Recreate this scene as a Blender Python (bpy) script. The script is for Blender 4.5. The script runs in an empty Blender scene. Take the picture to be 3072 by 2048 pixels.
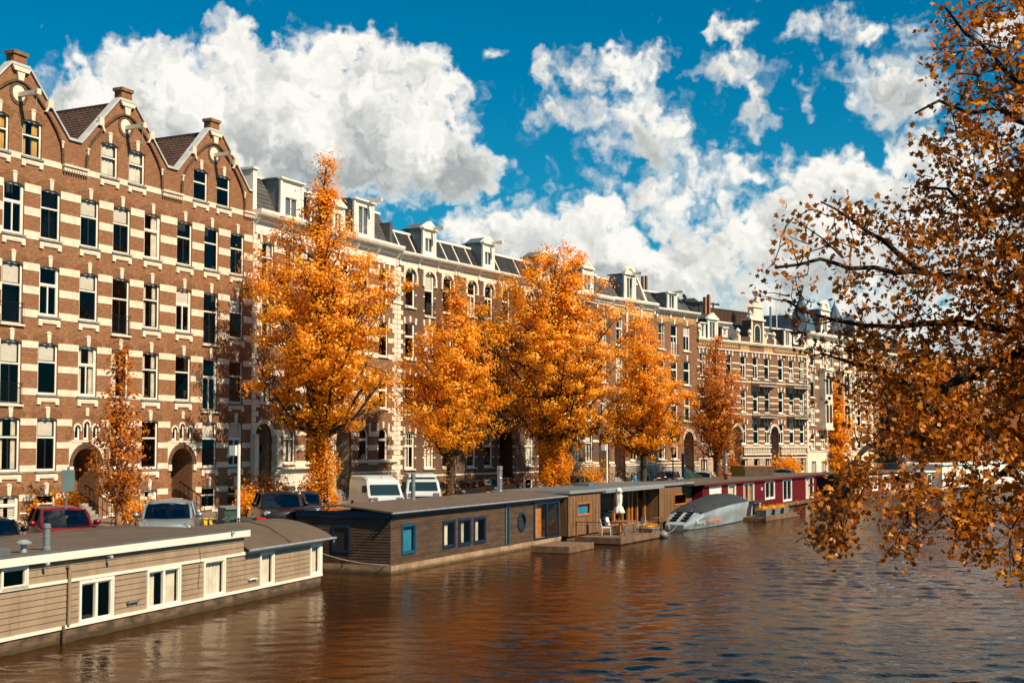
import bpy, bmesh, math, random
import numpy as np
from math import radians as rad, sin, cos, pi, sqrt, atan2
from mathutils import Vector, Matrix
from mathutils.geometry import tessellate_polygon

S = bpy.context.scene
COL = S.collection

# ------------------------------------------------------------------ camera
FPX, CX, CY, HORIZ = 3900.0, 1536.0, 1024.0, 1336.0
YAW = math.atan(1914 / 3900.0)
PITCH = rad(2.8)
cam_d = bpy.data.cameras.new('camera')
cam = bpy.data.objects.new('camera', cam_d); COL.objects.link(cam); S.camera = cam
cam.location = (0, 0, 5.0)
cam.rotation_euler = (pi / 2 + PITCH, 0, YAW)
cam_d.sensor_width = 36; cam_d.lens = FPX / 3072 * 36
cam_d.shift_y = (HORIZ - CY - FPX * math.tan(PITCH)) / 3072
cam_d.clip_start = 0.1; cam_d.clip_end = 20000

def spot(px, dist, up=0.0):
    """ground point seen in image column px at a given distance along the view"""
    X = (px - CX) / FPX * dist
    return Vector((X * cos(YAW) - dist * sin(YAW), X * sin(YAW) + dist * cos(YAW), up))

def sight(px, py, dist):
    v = spot(px, dist); v.z = 5.0 + (HORIZ - py) / FPX * dist
    return v

# ------------------------------------------------------------------ light
SUN = Vector((1.0, -0.22, 1.0)).normalized()
sd = bpy.data.lights.new('sun', 'SUN'); sd.energy = 5.0; sd.angle = rad(0.5); sd.color = (1.0, 0.82, 0.58)
so = bpy.data.objects.new('sun', sd); COL.objects.link(so)
so.rotation_euler = SUN.to_track_quat('Z', 'Y').to_euler(); so.location = (30, -20, 60)

S.view_settings.view_transform = 'Standard'; S.view_settings.look = 'None'
S.view_settings.exposure = 0.5; S.view_settings.gamma = 1.0
S.cycles.max_bounces = 4; S.cycles.diffuse_bounces = 2; S.cycles.glossy_bounces = 3
S.cycles.transmission_bounces = 3; S.cycles.transparent_max_bounces = 6
S.cycles.caustics_reflective = False; S.cycles.caustics_refractive = False
S.cycles.use_denoising = True

# ---- node expression helper
class NT:
    def __init__(s, tree): s.t = tree; s.n = tree.nodes; s.l = tree.links
    def node(s, ty, **kw):
        n = s.n.new(ty)
        for k, v in kw.items(): setattr(n, k, v)
        return n
    def put(s, sock, v):
        if isinstance(v, bpy.types.NodeSocket): s.l.new(v, sock)
        elif isinstance(v, (tuple, list)) and len(v) == 3 and sock.type == 'RGBA': sock.default_value = (*v, 1)
        else: sock.default_value = v
    def m(s, op, a, b=0.0, c=None, clamp=False):
        n = s.node('ShaderNodeMath', operation=op, use_clamp=clamp)
        s.put(n.inputs[0], a); s.put(n.inputs[1], b)
        if c is not None: s.put(n.inputs[2], c)
        return n.outputs[0]
    def v(s, op, a, b=(0, 0, 0)):
        n = s.node('ShaderNodeVectorMath', operation=op); s.put(n.inputs[0], a)
        if op == 'SCALE': s.put(n.inputs[3], b)
        else: s.put(n.inputs[1], b)
        return n.outputs['Value'] if op in ('LENGTH', 'DOT_PRODUCT') else n.outputs[0]
    def noise(s, vec, scale, detail=3, rough=.5, dist=0.0, color=False):
        n = s.node('ShaderNodeTexNoise', noise_dimensions=getattr(s, 'dim', '3D')); s.put(n.inputs['Vector'], vec)
        n.inputs['Scale'].default_value = scale; n.inputs['Detail'].default_value = detail
        n.inputs['Roughness'].default_value = rough; n.inputs['Distortion'].default_value = dist
        return n.outputs['Color' if color else 'Fac']
    def ramp(s, x, a, b, lo=0.0, hi=1.0, smooth=True):
        n = s.node('ShaderNodeMapRange'); n.interpolation_type = 'SMOOTHSTEP' if smooth else 'LINEAR'
        s.put(n.inputs[0], x); s.put(n.inputs[1], a); s.put(n.inputs[2], b); s.put(n.inputs[3], lo); s.put(n.inputs[4], hi)
        return n.outputs[0]
    def mix(s, f, a, b, blend='MIX'):
        n = s.node('ShaderNodeMix', data_type='RGBA', blend_type=blend)
        s.put(n.inputs[0], f); s.put(n.inputs[6], a); s.put(n.inputs[7], b)
        return n.outputs[2]

# ------------------------------------------------------------------ sky
W = bpy.data.worlds.new('World'); S.world = W; W.use_nodes = True
w = NT(W.node_tree); w.n.clear(); w.dim = '2D'
SKY_STRENGTH = 0.10
sky = w.node('ShaderNodeTexSky', sky_type='NISHITA'); sky.sun_disc = False
sky.sun_elevation = math.asin(SUN.z); sky.sun_rotation = atan2(SUN.x, SUN.y)
sky.altitude = 0; sky.air_density = 1.0; sky.dust_density = 0.4; sky.ozone_density = 3.0
tc = w.node('ShaderNodeTexCoord').outputs['Generated']
sep = w.node('ShaderNodeSeparateXYZ'); w.put(sep.inputs[0], tc)
az = w.m('MULTIPLY', w.m('ARCTAN2', sep.outputs[0], sep.outputs[1]), 57.2958)
el = w.m('MULTIPLY', w.m('ARCSINE', sep.outputs[2]), 57.2958)
cmb = w.node('ShaderNodeCombineXYZ'); w.put(cmb.inputs[0], az); w.put(cmb.inputs[1], el)
P = cmb.outputs[0]
warp = w.v('SCALE', w.v('SUBTRACT', w.noise(P, 0.45, 4, .55, color=True), (.5, .5, .5)), 2.6)
warp2 = w.v('SCALE', w.v('SUBTRACT', w.noise(P, 1.7, 3, .5, color=True), (.5, .5, .5)), 0.9)
PW = w.v('ADD', w.v('ADD', P, warp), warp2)
# centre x,y and radii (degrees of heading / height once converted), weight
CL = [(290,340,170,130,1.1),(520,320,220,150,1.3),(725,165,105,95,1.1),(980,240,230,130,1.3),(1190,210,120,105,1.2),(840,400,420,185,1.5),
      (1130,410,260,160,1.4),(1340,490,125,95,1.1),(990,520,330,80,1.1),(1100,550,170,60,.9),
      (1655,235,60,70,.52),(1860,220,190,80,.58),(1730,330,200,60,.60),(1950,370,150,140,.74),(2200,190,130,80,.60),(2270,310,65,70,.52),
      (2200,68,80,36,.6),(2090,540,200,100,.56),(1470,130,42,26,.45),(2560,90,220,80,.48),(2690,250,130,105,.72),(2450,240,60,80,.36),
      (3010,90,80,40,.55),(1830,610,380,95,.66),(2270,500,100,50,.6),(1480,700,140,75,1),(1750,700,130,120,1),(1900,800,450,150,1),
      (2150,740,200,110,1),(2350,670,180,120,1),(2520,560,150,85,1),(2620,560,90,75,1),(2480,750,400,160,1),(2790,480,95,95,1),
      (2830,600,190,120,.95),(1630,830,520,90,.95),(2940,700,260,300,.9),(2600,1000,900,200,.8)]
D = None; VN = None; VD = None
for cx, cy, rx, ry, wt in CL:
    a = -YAW * 57.2958 + math.degrees(math.atan((cx - CX) / FPX)); e = math.degrees(math.atan((HORIZ - cy) / FPX * cos(math.atan((cx - CX) / FPX))))
    kx = 3072 / 3072 * math.degrees(1 / FPX)
    q_ = w.v('DIVIDE', w.v('SUBTRACT', PW, (a, e, 0)), (rx * kx * 1.35, ry * kx * 1.35, 1)); d = w.v('LENGTH', q_)
    f = w.m('MULTIPLY', w.m('SUBTRACT', 1.25, d), wt)
    D = f if D is None else w.m('SMOOTH_MAX', D, f, 0.08)
    wgt = w.m('POWER', w.m('MAXIMUM', f, 0.0), 2.0); num = w.m('MULTIPLY', wgt, w.v('DOT_PRODUCT', q_, (0, 1, 0)))
    VN = num if VN is None else w.m('ADD', VN, num); VD = wgt if VD is None else w.m('ADD', VD, wgt)
V = w.m('DIVIDE', VN, w.m('MAXIMUM', VD, 0.001))
# scattered cloud outside the view, so that reflections and fill light see a real sky
far = w.m('SUBTRACT', w.noise(P, 0.05, 3, .5), .47)
inview = w.ramp(w.m('ABSOLUTE', w.m('ADD', az, 26.14)), 22, 27)
above = w.ramp(el, 19, 24)
D = w.m('MAXIMUM', D, w.m('MULTIPLY', w.m('MULTIPLY', far, 2.2), w.m('MAXIMUM', inview, above)))
n1 = w.noise(PW, 0.75, 9, .54)
def billow(vec, sc):
    v_ = w.node('ShaderNodeTexVoronoi', feature='SMOOTH_F1', voronoi_dimensions='2D'); w.put(v_.inputs['Vector'], vec); v_.inputs['Scale'].default_value = sc; v_.inputs['Smoothness'].default_value = .35
    return w.m('SUBTRACT', .48, v_.outputs['Distance'])
b1, b2 = billow(PW, .55), billow(PW, 1.35)
Dn = w.m('ADD', D, w.m('ADD', w.m('MULTIPLY', w.m('SUBTRACT', n1, .5), .50), w.m('ADD', w.m('MULTIPLY', b1, .45), w.m('MULTIPLY', b2, .26))))
cov = w.ramp(Dn, 0.24, 0.76)
thick = w.ramp(Dn, 0.25, 0.95)
n2 = w.noise(w.v('ADD', PW, (0.5, 0.9, 3)), 0.42, 6, .5)
n3 = w.noise(w.v('ADD', PW, (0.25, -0.4, 0)), 0.75, 9, .54)
relief = w.m('ADD', w.m('MULTIPLY', w.m('SUBTRACT', n1, n3), .42), w.m('ADD', w.m('MULTIPLY', w.m('SUBTRACT', b1, billow(w.v('ADD', PW, (.25, .45, 0)), .55)), .45), w.m('MULTIPLY', w.m('SUBTRACT', b2, billow(w.v('ADD', PW, (.12, .2, 0)), 1.35)), .3)))
low = w.ramp(w.m('ADD', V, w.m('MULTIPLY', w.m('SUBTRACT', n2, .5), 2.6)), -.75, .55, .85, .02)
shade = w.m('ADD', w.m('SUBTRACT', 1.0, w.m('MULTIPLY', thick, low)), relief, clamp=True)
cloudcol = w.mix(shade, (0.25, 0.275, 0.275), (0.72, 0.70, 0.645))
skyc = w.mix(1.0, w.v('SCALE', sky.outputs[0], SKY_STRENGTH), (0.0, 0.52, 0.64), 'MULTIPLY')
# paler towards the horizon
pale = w.ramp(el, 0, 17, .42, 0.0)
skyc = w.mix(pale, skyc, (0.06, 0.235, 0.31))
final = w.mix(w.m('MULTIPLY', cov, .97), skyc, cloudcol)
bg = w.node('ShaderNodeBackground'); w.put(bg.inputs[0], final); bg.inputs[1].default_value = 1.0
wo = w.node('ShaderNodeOutputWorld'); w.l.new(bg.outputs[0], wo.inputs[0])
W.cycles.sampling_method = 'MANUAL'; W.cycles.sample_map_resolution = 512

# ------------------------------------------------------------------ materials
M = {}
def mat(name, col, rough=.7, var=.0, vscale=3.0, col2=None, bump=0.0, bscale=20., metal=0.0, spec=.5, stretch=None, detail=4, streak=0.0, algae=False):
    m = bpy.data.materials.new(name); m.use_nodes = True; t = NT(m.node_tree); b = t.n['Principled BSDF']
    b.inputs['Roughness'].default_value = rough; b.inputs['Metallic'].default_value = metal
    b.inputs['Specular IOR Level'].default_value = spec
    co = t.node('ShaderNodeTexCoord').outputs['Object']
    if stretch: co = t.v('MULTIPLY', co, stretch)
    if var > 0 or col2:
        n = t.noise(co, vscale, detail, .6)
        c2 = col2 or tuple(max(0, c * (1 - var)) for c in col)
        cc = t.mix(t.ramp(n, .35, .65), col, c2)
        if streak:
            ns = t.noise(t.v('MULTIPLY', t.node('ShaderNodeTexCoord').outputs['Object'], (3.2, 3.2, .35)), 1.6, 7, .65)
            cc = t.mix(t.ramp(ns, .48, .78, 0, streak), cc, tuple(q * .28 for q in col))
        if algae:
            sz = t.node('ShaderNodeSeparateXYZ'); t.put(sz.inputs[0], t.node('ShaderNodeTexCoord').outputs['Object'])
            cc = t.mix(t.ramp(t.m('ADD', sz.outputs[2], t.m('MULTIPLY', t.noise(co, 2.5, 4, .6), -.12)), -.02, .14, .85, 0), cc, (.05, .035, .012))
        t.put(b.inputs['Base Color'], cc)
    else: t.put(b.inputs['Base Color'], col)
    if bump > 0:
        bn = t.node('ShaderNodeBump'); bn.inputs['Strength'].default_value = bump; bn.inputs['Distance'].default_value = .02
        t.put(bn.inputs['Height'], t.noise(co, bscale, 4, .6)); t.l.new(bn.outputs[0], b.inputs['Normal'])
    M[name] = m; return m

def brick(name, c1, c2, mortar=(.33, .26, .19), w_=.22, h_=.065):
    m = bpy.data.materials.new(name); m.use_nodes = True; t = NT(m.node_tree); b = t.n['Principled BSDF']
    co = t.node('ShaderNodeTexCoord').outputs['Object']
    sp = t.node('ShaderNodeSeparateXYZ'); t.put(sp.inputs[0], co)
    cb = t.node('ShaderNodeCombineXYZ'); t.put(cb.inputs[0], t.m('ADD', sp.outputs[0], sp.outputs[1])); t.put(cb.inputs[1], sp.outputs[2])
    br = t.node('ShaderNodeTexBrick'); t.put(br.inputs['Vector'], cb.outputs[0]); br.inputs['Scale'].default_value = 1
    br.inputs['Brick Width'].default_value = w_; br.inputs['Row Height'].default_value = h_; br.inputs['Mortar Size'].default_value = .008
    br.inputs['Bias'].default_value = -.1; br.inputs['Mortar Smooth'].default_value = .3
    t.put(br.inputs['Color1'], c1); t.put(br.inputs['Color2'], c2); t.put(br.inputs['Mortar'], mortar)
    n = t.noise(co, .45, 5, .6); n2 = t.noise(co, 5, 4, .65); n5 = t.noise(t.v('MULTIPLY', co, (3.6, 3.6, 13)), 1.0, 3, .75)
    c = t.mix(t.ramp(n, .35, .7, 0, .5), br.outputs[0], tuple(x * .62 for x in c1))
    c = t.mix(t.ramp(n2, .45, .75, 0, .35), c, tuple(min(1, x * 1.35) for x in c2))
    c = t.mix(t.ramp(n5, .40, .60, .55, 0), c, tuple(x * .42 for x in c1)); c = t.mix(t.ramp(n5, .56, .72, 0, .5), c, tuple(min(1, x * 1.5 + .02) for x in c1))
    n4 = t.noise(t.v('MULTIPLY', co, (2.2, 2.2, .25)), 1.0, 5, .6)
    c = t.mix(t.ramp(n4, .55, .8, 0, .4), c, tuple(x * .5 for x in c1))
    t.put(b.inputs['Base Color'], c); b.inputs['Roughness'].default_value = .88; b.inputs['Specular IOR Level'].default_value = .25
    bn = t.node('ShaderNodeBump'); bn.inputs['Strength'].default_value = .35; bn.inputs['Distance'].default_value = .01
    t.put(bn.inputs['Height'], t.m('SUBTRACT', n2, br.outputs['Fac'])); t.l.new(bn.outputs[0], b.inputs['Normal'])
    M[name] = m; return m

brick('brick', (.38, .168, .076), (.25, .105, .046), (.25, .19, .13))
brick('brick_dark', (.155, .082, .05), (.105, .054, .033), (.2, .16, .125))
brick('brick_orange', (.28, .125, .06), (.21, .09, .043), (.28, .21, .15))
brick('brick_arch', (.29, .125, .052), (.19, .074, .032), (.25, .19, .13), w_=.07, h_=.25)
mat('stone', (.79, .68, .53), .75, .16, 2.2, bump=.25, bscale=8, streak=.22)
mat('stone_warm', (.50, .37, .25), .8, .35, 1.6, bump=.3, bscale=9, streak=.5)
mat('stone_grey', (.36, .32, .28), .8, .4, 1.8, bump=.3, bscale=8)
mat('plinth', (.33, .28, .23), .85, .45, 1.3, bump=.35, bscale=7, streak=.6)
mat('white_paint', (.85, .79, .68), .45, .10, 1.5)
mat('cream_paint', (.74, .66, .53), .5, .14, 1.5)
mat('green_black', (.018, .024, .022), .3)
mat('black_iron', (.012, .012, .013), .4, metal=.4)
mat('dark_room', (.022, .017, .013), .9)  # near-black colour stands in for the darkness of unlit interiors
mat('curtain', (.78, .68, .54), .9, .2, 2.5)
mat('yellow_curtain', (.72, .42, .10), .9, .25, 2.5)
mat('blind', (.66, .58, .48), .85, .1, 3)
mat('slate', (.095, .090, .088), .55, .45, 1.2, bump=.5, bscale=6)
mat('zinc', (.17, .20, .23), .45, .3, 1.5, metal=.3)
mat('lead_white', (.55, .56, .55), .5, .2, 1.5)
mat('roof_felt', (.10, .07, .048), .95, .22, .8, bump=.35, bscale=30)
mat('door_wood', (.10, .045, .022), .5, .3, 4)
mat('tile_red', (.10, .05, .032), .75, .45, 2.0, bump=.3, bscale=10)
mat('tile_black', (.04, .038, .038), .5, .4, 1.5, bump=.3, bscale=10)
mat('frieze_yellow', (.68, .44, .17), .8, .3, 3)
mat('terracotta', (.42, .17, .08), .8, .3, 3)
mat('asphalt', (.05, .043, .037), .9, .3, .8, bump=.3, bscale=25)
mat('steel', (.45, .45, .46), .35, .15, 3, metal=.8)
mat('galv', (.42, .44, .46), .5, .2, 3, metal=.5)

def glass(name, gl=.16, tint=(.55, .6, .6)):
    m = bpy.data.materials.new(name); m.use_nodes = True; t = NT(m.node_tree); t.n.remove(t.n['Principled BSDF'])
    co = t.node('ShaderNodeTexCoord').outputs['Object']
    bn = t.node('ShaderNodeBump'); bn.inputs['Strength'].default_value = .12; bn.inputs['Distance'].default_value = .02
    t.put(bn.inputs['Height'], t.noise(co, 1.7, 1, .5))
    tr = t.node('ShaderNodeBsdfTransparent'); t.put(tr.inputs[0], tint)
    g = t.node('ShaderNodeBsdfGlossy'); g.inputs['Roughness'].default_value = .03; t.put(g.inputs[0], (.9, .92, .95)); t.l.new(bn.outputs[0], g.inputs['Normal'])
    lw = t.node('ShaderNodeLayerWeight'); lw.inputs[0].default_value = .5
    mx = t.node('ShaderNodeMixShader'); t.put(mx.inputs[0], t.m('ADD', t.m('MULTIPLY', t.m('POWER', lw.outputs['Facing'], 3.5), .5), gl)); t.l.new(tr.outputs[0], mx.inputs[1]); t.l.new(g.outputs[0], mx.inputs[2])
    t.l.new(mx.outputs[0], t.n['Material Output'].inputs[0]); M[name] = m
glass("glass", .02, (.93, .95, .95)); glass('car_glass', .10, (.12, .16, .2))

def leaf(name, cols, trans=.38):
    """autumn leaves: colour varies from leaf to leaf, light passes through"""
    m = bpy.data.materials.new(name); m.use_nodes = True; t = NT(m.node_tree); t.n.remove(t.n['Principled BSDF'])
    gi = t.node('ShaderNodeNewGeometry').outputs['Random Per Island']
    co = t.node('ShaderNodeTexCoord').outputs['Object']
    r = t.node('ShaderNodeValToRGB'); el_ = r.color_ramp.elements
    while len(el_) < len(cols): el_.new(.5)
    for i, c in enumerate(cols): el_[i].position = i / (len(cols) - 1); el_[i].color = (*c, 1)
    t.put(r.inputs[0], t.m('ADD', t.m('MULTIPLY', gi, .62), t.m('MULTIPLY', t.ramp(t.noise(co, .55, 3, .6), .3, .7), .38)))
    d = t.node('ShaderNodeBsdfDiffuse'); tl = t.node('ShaderNodeBsdfTranslucent'); g = t.node('ShaderNodeBsdfGlossy')
    g.inputs['Roughness'].default_value = .45
    t.l.new(r.outputs[0], d.inputs[0]); t.put(tl.inputs[0], t.mix(1.0, r.outputs[0], (1.2, 1.0, .6), 'MULTIPLY')); t.put(g.inputs[0], (.9, .8, .6))
    a = t.node('ShaderNodeMixShader'); a.inputs[0].default_value = trans; t.l.new(d.outputs[0], a.inputs[1]); t.l.new(tl.outputs[0], a.inputs[2])
    b = t.node('ShaderNodeMixShader'); b.inputs[0].default_value = .04; t.l.new(a.outputs[0], b.inputs[1]); t.l.new(g.outputs[0], b.inputs[2])
    t.l.new(b.outputs[0], t.n['Material Output'].inputs[0]); M[name] = m
leaf('leaf_gold', [(.64, .23, .006), (.86, .36, .008), (.97, .45, .010), (1.0, .56, .02)], .5)
leaf('leaf_rust', [(.30, .08, .006), (.50, .15, .007), (.66, .22, .009), (.80, .32, .016)], .45)
leaf('leaf_plane', [(.17, .048, .004), (.37, .11, .005), (.58, .19, .007), (.88, .35, .014)], .42)
mat('bark', (.06, .038, .024), .9, .45, 6, bump=.6, bscale=18, stretch=(1, 1, .3))
mat('bark_dark', (.022, .014, .010), .9, .4, 6)
mat('bark_pale', (.42, .20, .09), .85, .35, 7, stretch=(1, 1, .3))

# ------------------------------------------------------------------ mesh helpers
class MB:
    def __init__(s): s.v = []; s.f = []
    def add(s, vs, fs):
        o = len(s.v); s.v += [tuple(p) for p in vs]; s.f += [tuple(i + o for i in f) for f in fs]; return s
    def box(s, x0, x1, y0, y1, z0, z1):
        return s.add([(x0, y0, z0), (x1, y0, z0), (x1, y1, z0), (x0, y1, z0), (x0, y0, z1), (x1, y0, z1), (x1, y1, z1), (x0, y1, z1)],
                     [(0, 3, 2, 1), (4, 5, 6, 7), (0, 1, 5, 4), (1, 2, 6, 5), (2, 3, 7, 6), (3, 0, 4, 7)])
    def hexa(s, p): return s.add(p, [(0, 3, 2, 1), (4, 5, 6, 7), (0, 1, 5, 4), (1, 2, 6, 5), (2, 3, 7, 6), (3, 0, 4, 7)])
    def quad(s, a, b, c, d): return s.add([a, b, c, d], [(0, 1, 2, 3)])
    def prism(s, pts, y0, y1):
        """polygon in x,z pushed from y0 (front) to y1"""
        n = len(pts); vs = [(x, y0, z) for x, z in pts] + [(x, y1, z) for x, z in pts]
        fs = [tuple(range(n)), tuple(range(2 * n - 1, n - 1, -1))] + [(i, i + n, (i + 1) % n + n, (i + 1) % n) for i in range(n)]
        return s.add(vs, fs)
    def prismx(s, pts, x0, x1):
        """polygon in y,z pushed along x"""
        n = len(pts); vs = [(x0, y, z) for y, z in pts] + [(x1, y, z) for y, z in pts]
        fs = [tuple(range(n - 1, -1, -1)), tuple(range(n, 2 * n))] + [(i, (i + 1) % n, (i + 1) % n + n, i + n) for i in range(n)]
        return s.add(vs, fs)
    def ring(s, inner, outer, y0, y1):
        """strip between two polylines in x,z, given depth"""
        n = len(inner); vs = []
        for y in (y0, y1): vs += [(x, y, z) for x, z in inner] + [(x, y, z) for x, z in outer]
        fs = []
        for i in range(n - 1):
            a, b, c, d = i, i + 1, n + i + 1, n + i
            fs += [(a, b, c, d), (d + 2 * n, c + 2 * n, b + 2 * n, a + 2 * n), (d, c, c + 2 * n, d + 2 * n), (b, a, a + 2 * n, b + 2 * n)]
        fs += [(0, n, 3 * n, 2 * n), (2 * n - 1, n - 1, 3 * n - 1, 4 * n - 1)]
        return s.add(vs, fs)
    def tube(s, pts, r, seg=6):
        pts = [Vector(p) for p in pts]; n = len(pts)
        rr = r if isinstance(r, (list, tuple)) else [r] * n
        vs = []; up = Vector((0, 0, 1)); prev = None
        for i, p in enumerate(pts):
            d = (pts[min(i + 1, n - 1)] - pts[max(i - 1, 0)])
            if d.length < 1e-9: d = Vector((0, 0, 1))
            d.normalize()
            if prev is None:
                a = d.cross(up if abs(d.z) < .9 else Vector((1, 0, 0))).normalized()
            else:
                a = (prev - d * prev.dot(d))
                a = a.normalized() if a.length > 1e-6 else d.orthogonal().normalized()
            prev = a; b = d.cross(a)
            for k in range(seg):
                t = 2 * pi * k / seg; vs.append(p + (a * cos(t) + b * sin(t)) * rr[i])
        fs = []
        for i in range(n - 1):
            for k in range(seg):
                fs.append((i * seg + k, i * seg + (k + 1) % seg, (i + 1) * seg + (k + 1) % seg, (i + 1) * seg + k))
        fs += [tuple(range(seg - 1, -1, -1)), tuple(range((n - 1) * seg, n * seg))]
        return s.add(vs, fs)
    def lathe(s, prof, c=(0, 0, 0), seg=12, fold=0.0, nf=6):
        """prof: (radius, z)"""
        vs = []; n = len(prof)
        for r, z in prof:
            for k in range(seg):
                t = 2 * pi * k / seg; q = r * (1 + fold * cos(nf * t)); vs.append((c[0] + q * cos(t), c[1] + q * sin(t), c[2] + z))
        fs = [(i * seg + k, i * seg + (k + 1) % seg, (i + 1) * seg + (k + 1) % seg, (i + 1) * seg + k) for i in range(n - 1) for k in range(seg)]
        fs += [tuple(range(seg - 1, -1, -1)), tuple(range((n - 1) * seg, n * seg))]
        return s.add(vs, fs)
    def mesh(s, name, m, smooth=False):
        me = bpy.data.meshes.new(name); me.from_pydata(s.v, [], s.f)
        if m is not None: me.materials.append(M[m] if isinstance(m, str) else m)
        if smooth: me.polygons.foreach_set('use_smooth', [True] * len(me.polygons))
        me.update(); return me

def ob(name, data, parent=None, loc=(0, 0, 0), rotz=0.0):
    o = bpy.data.objects.new(name, data); COL.objects.link(o); o.parent = parent; o.location = loc
    if rotz: o.rotation_euler = (0, 0, rotz)
    return o
def part(name, mb, m, parent, loc=(0, 0, 0), smooth=False):
    return ob(name, mb.mesh(name, m, smooth), parent, loc)
def tag(o, label, cat, group=None):
    o['label'] = label; o['category'] = cat
    if group: o['group'] = group
    return o
def thing(name, label, cat, loc=(0, 0, 0), rotz=0.0, group=None):
    return tag(ob(name, None, None, loc, rotz), label, cat, group)
def single(name, mb, m, label, cat, loc=(0, 0, 0), rotz=0., group=None, smooth=False):
    return tag(ob(name, mb.mesh(name, m, smooth), None, loc, rotz), label, cat, group)
def structure(name, mb, m, smooth=False):
    o = ob(name, mb.mesh(name, m, smooth)); o['kind'] = 'structure'; return o
def copy_tree(o, parent=None):
    c = o.copy(); COL.objects.link(c); c.parent = parent
    for ch in o.children: copy_tree(ch, c)
    return c
CACHE = {}
def cached(key, fn):
    if key not in CACHE: CACHE[key] = fn()
    return CACHE[key]
def arc(cx, cz, rx, rz, a0, a1, n):
    return [(cx + rx * cos(rad(a0 + (a1 - a0) * i / n)), cz + rz * sin(rad(a0 + (a1 - a0) * i / n))) for i in range(n + 1)]

# ------------------------------------------------------------------ houses
G = 1.35                      # street level above the water
rng = random.Random(4)

def openpoly(o):
    u0, u1, z0, z1, r = o[:5]
    if r <= 0: return [(u0, z0), (u1, z0), (u1, z1), (u0, z1)]
    if r >= (u1 - u0) * .45:                    # round headed
        R = (u1 - u0) / 2; return [(u0, z0), (u1, z0)] + arc((u0 + u1) / 2, z1 - R, R, R, 0, 180, 12)
    h = (u1 - u0) / 2; R = (h * h + r * r) / (2 * r); a = math.degrees(math.asin(h / R))
    return [(u0, z0), (u1, z0)] + arc((u0 + u1) / 2, z1 + r - R, R, R, 90 - a, 90 + a, 6)

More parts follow.
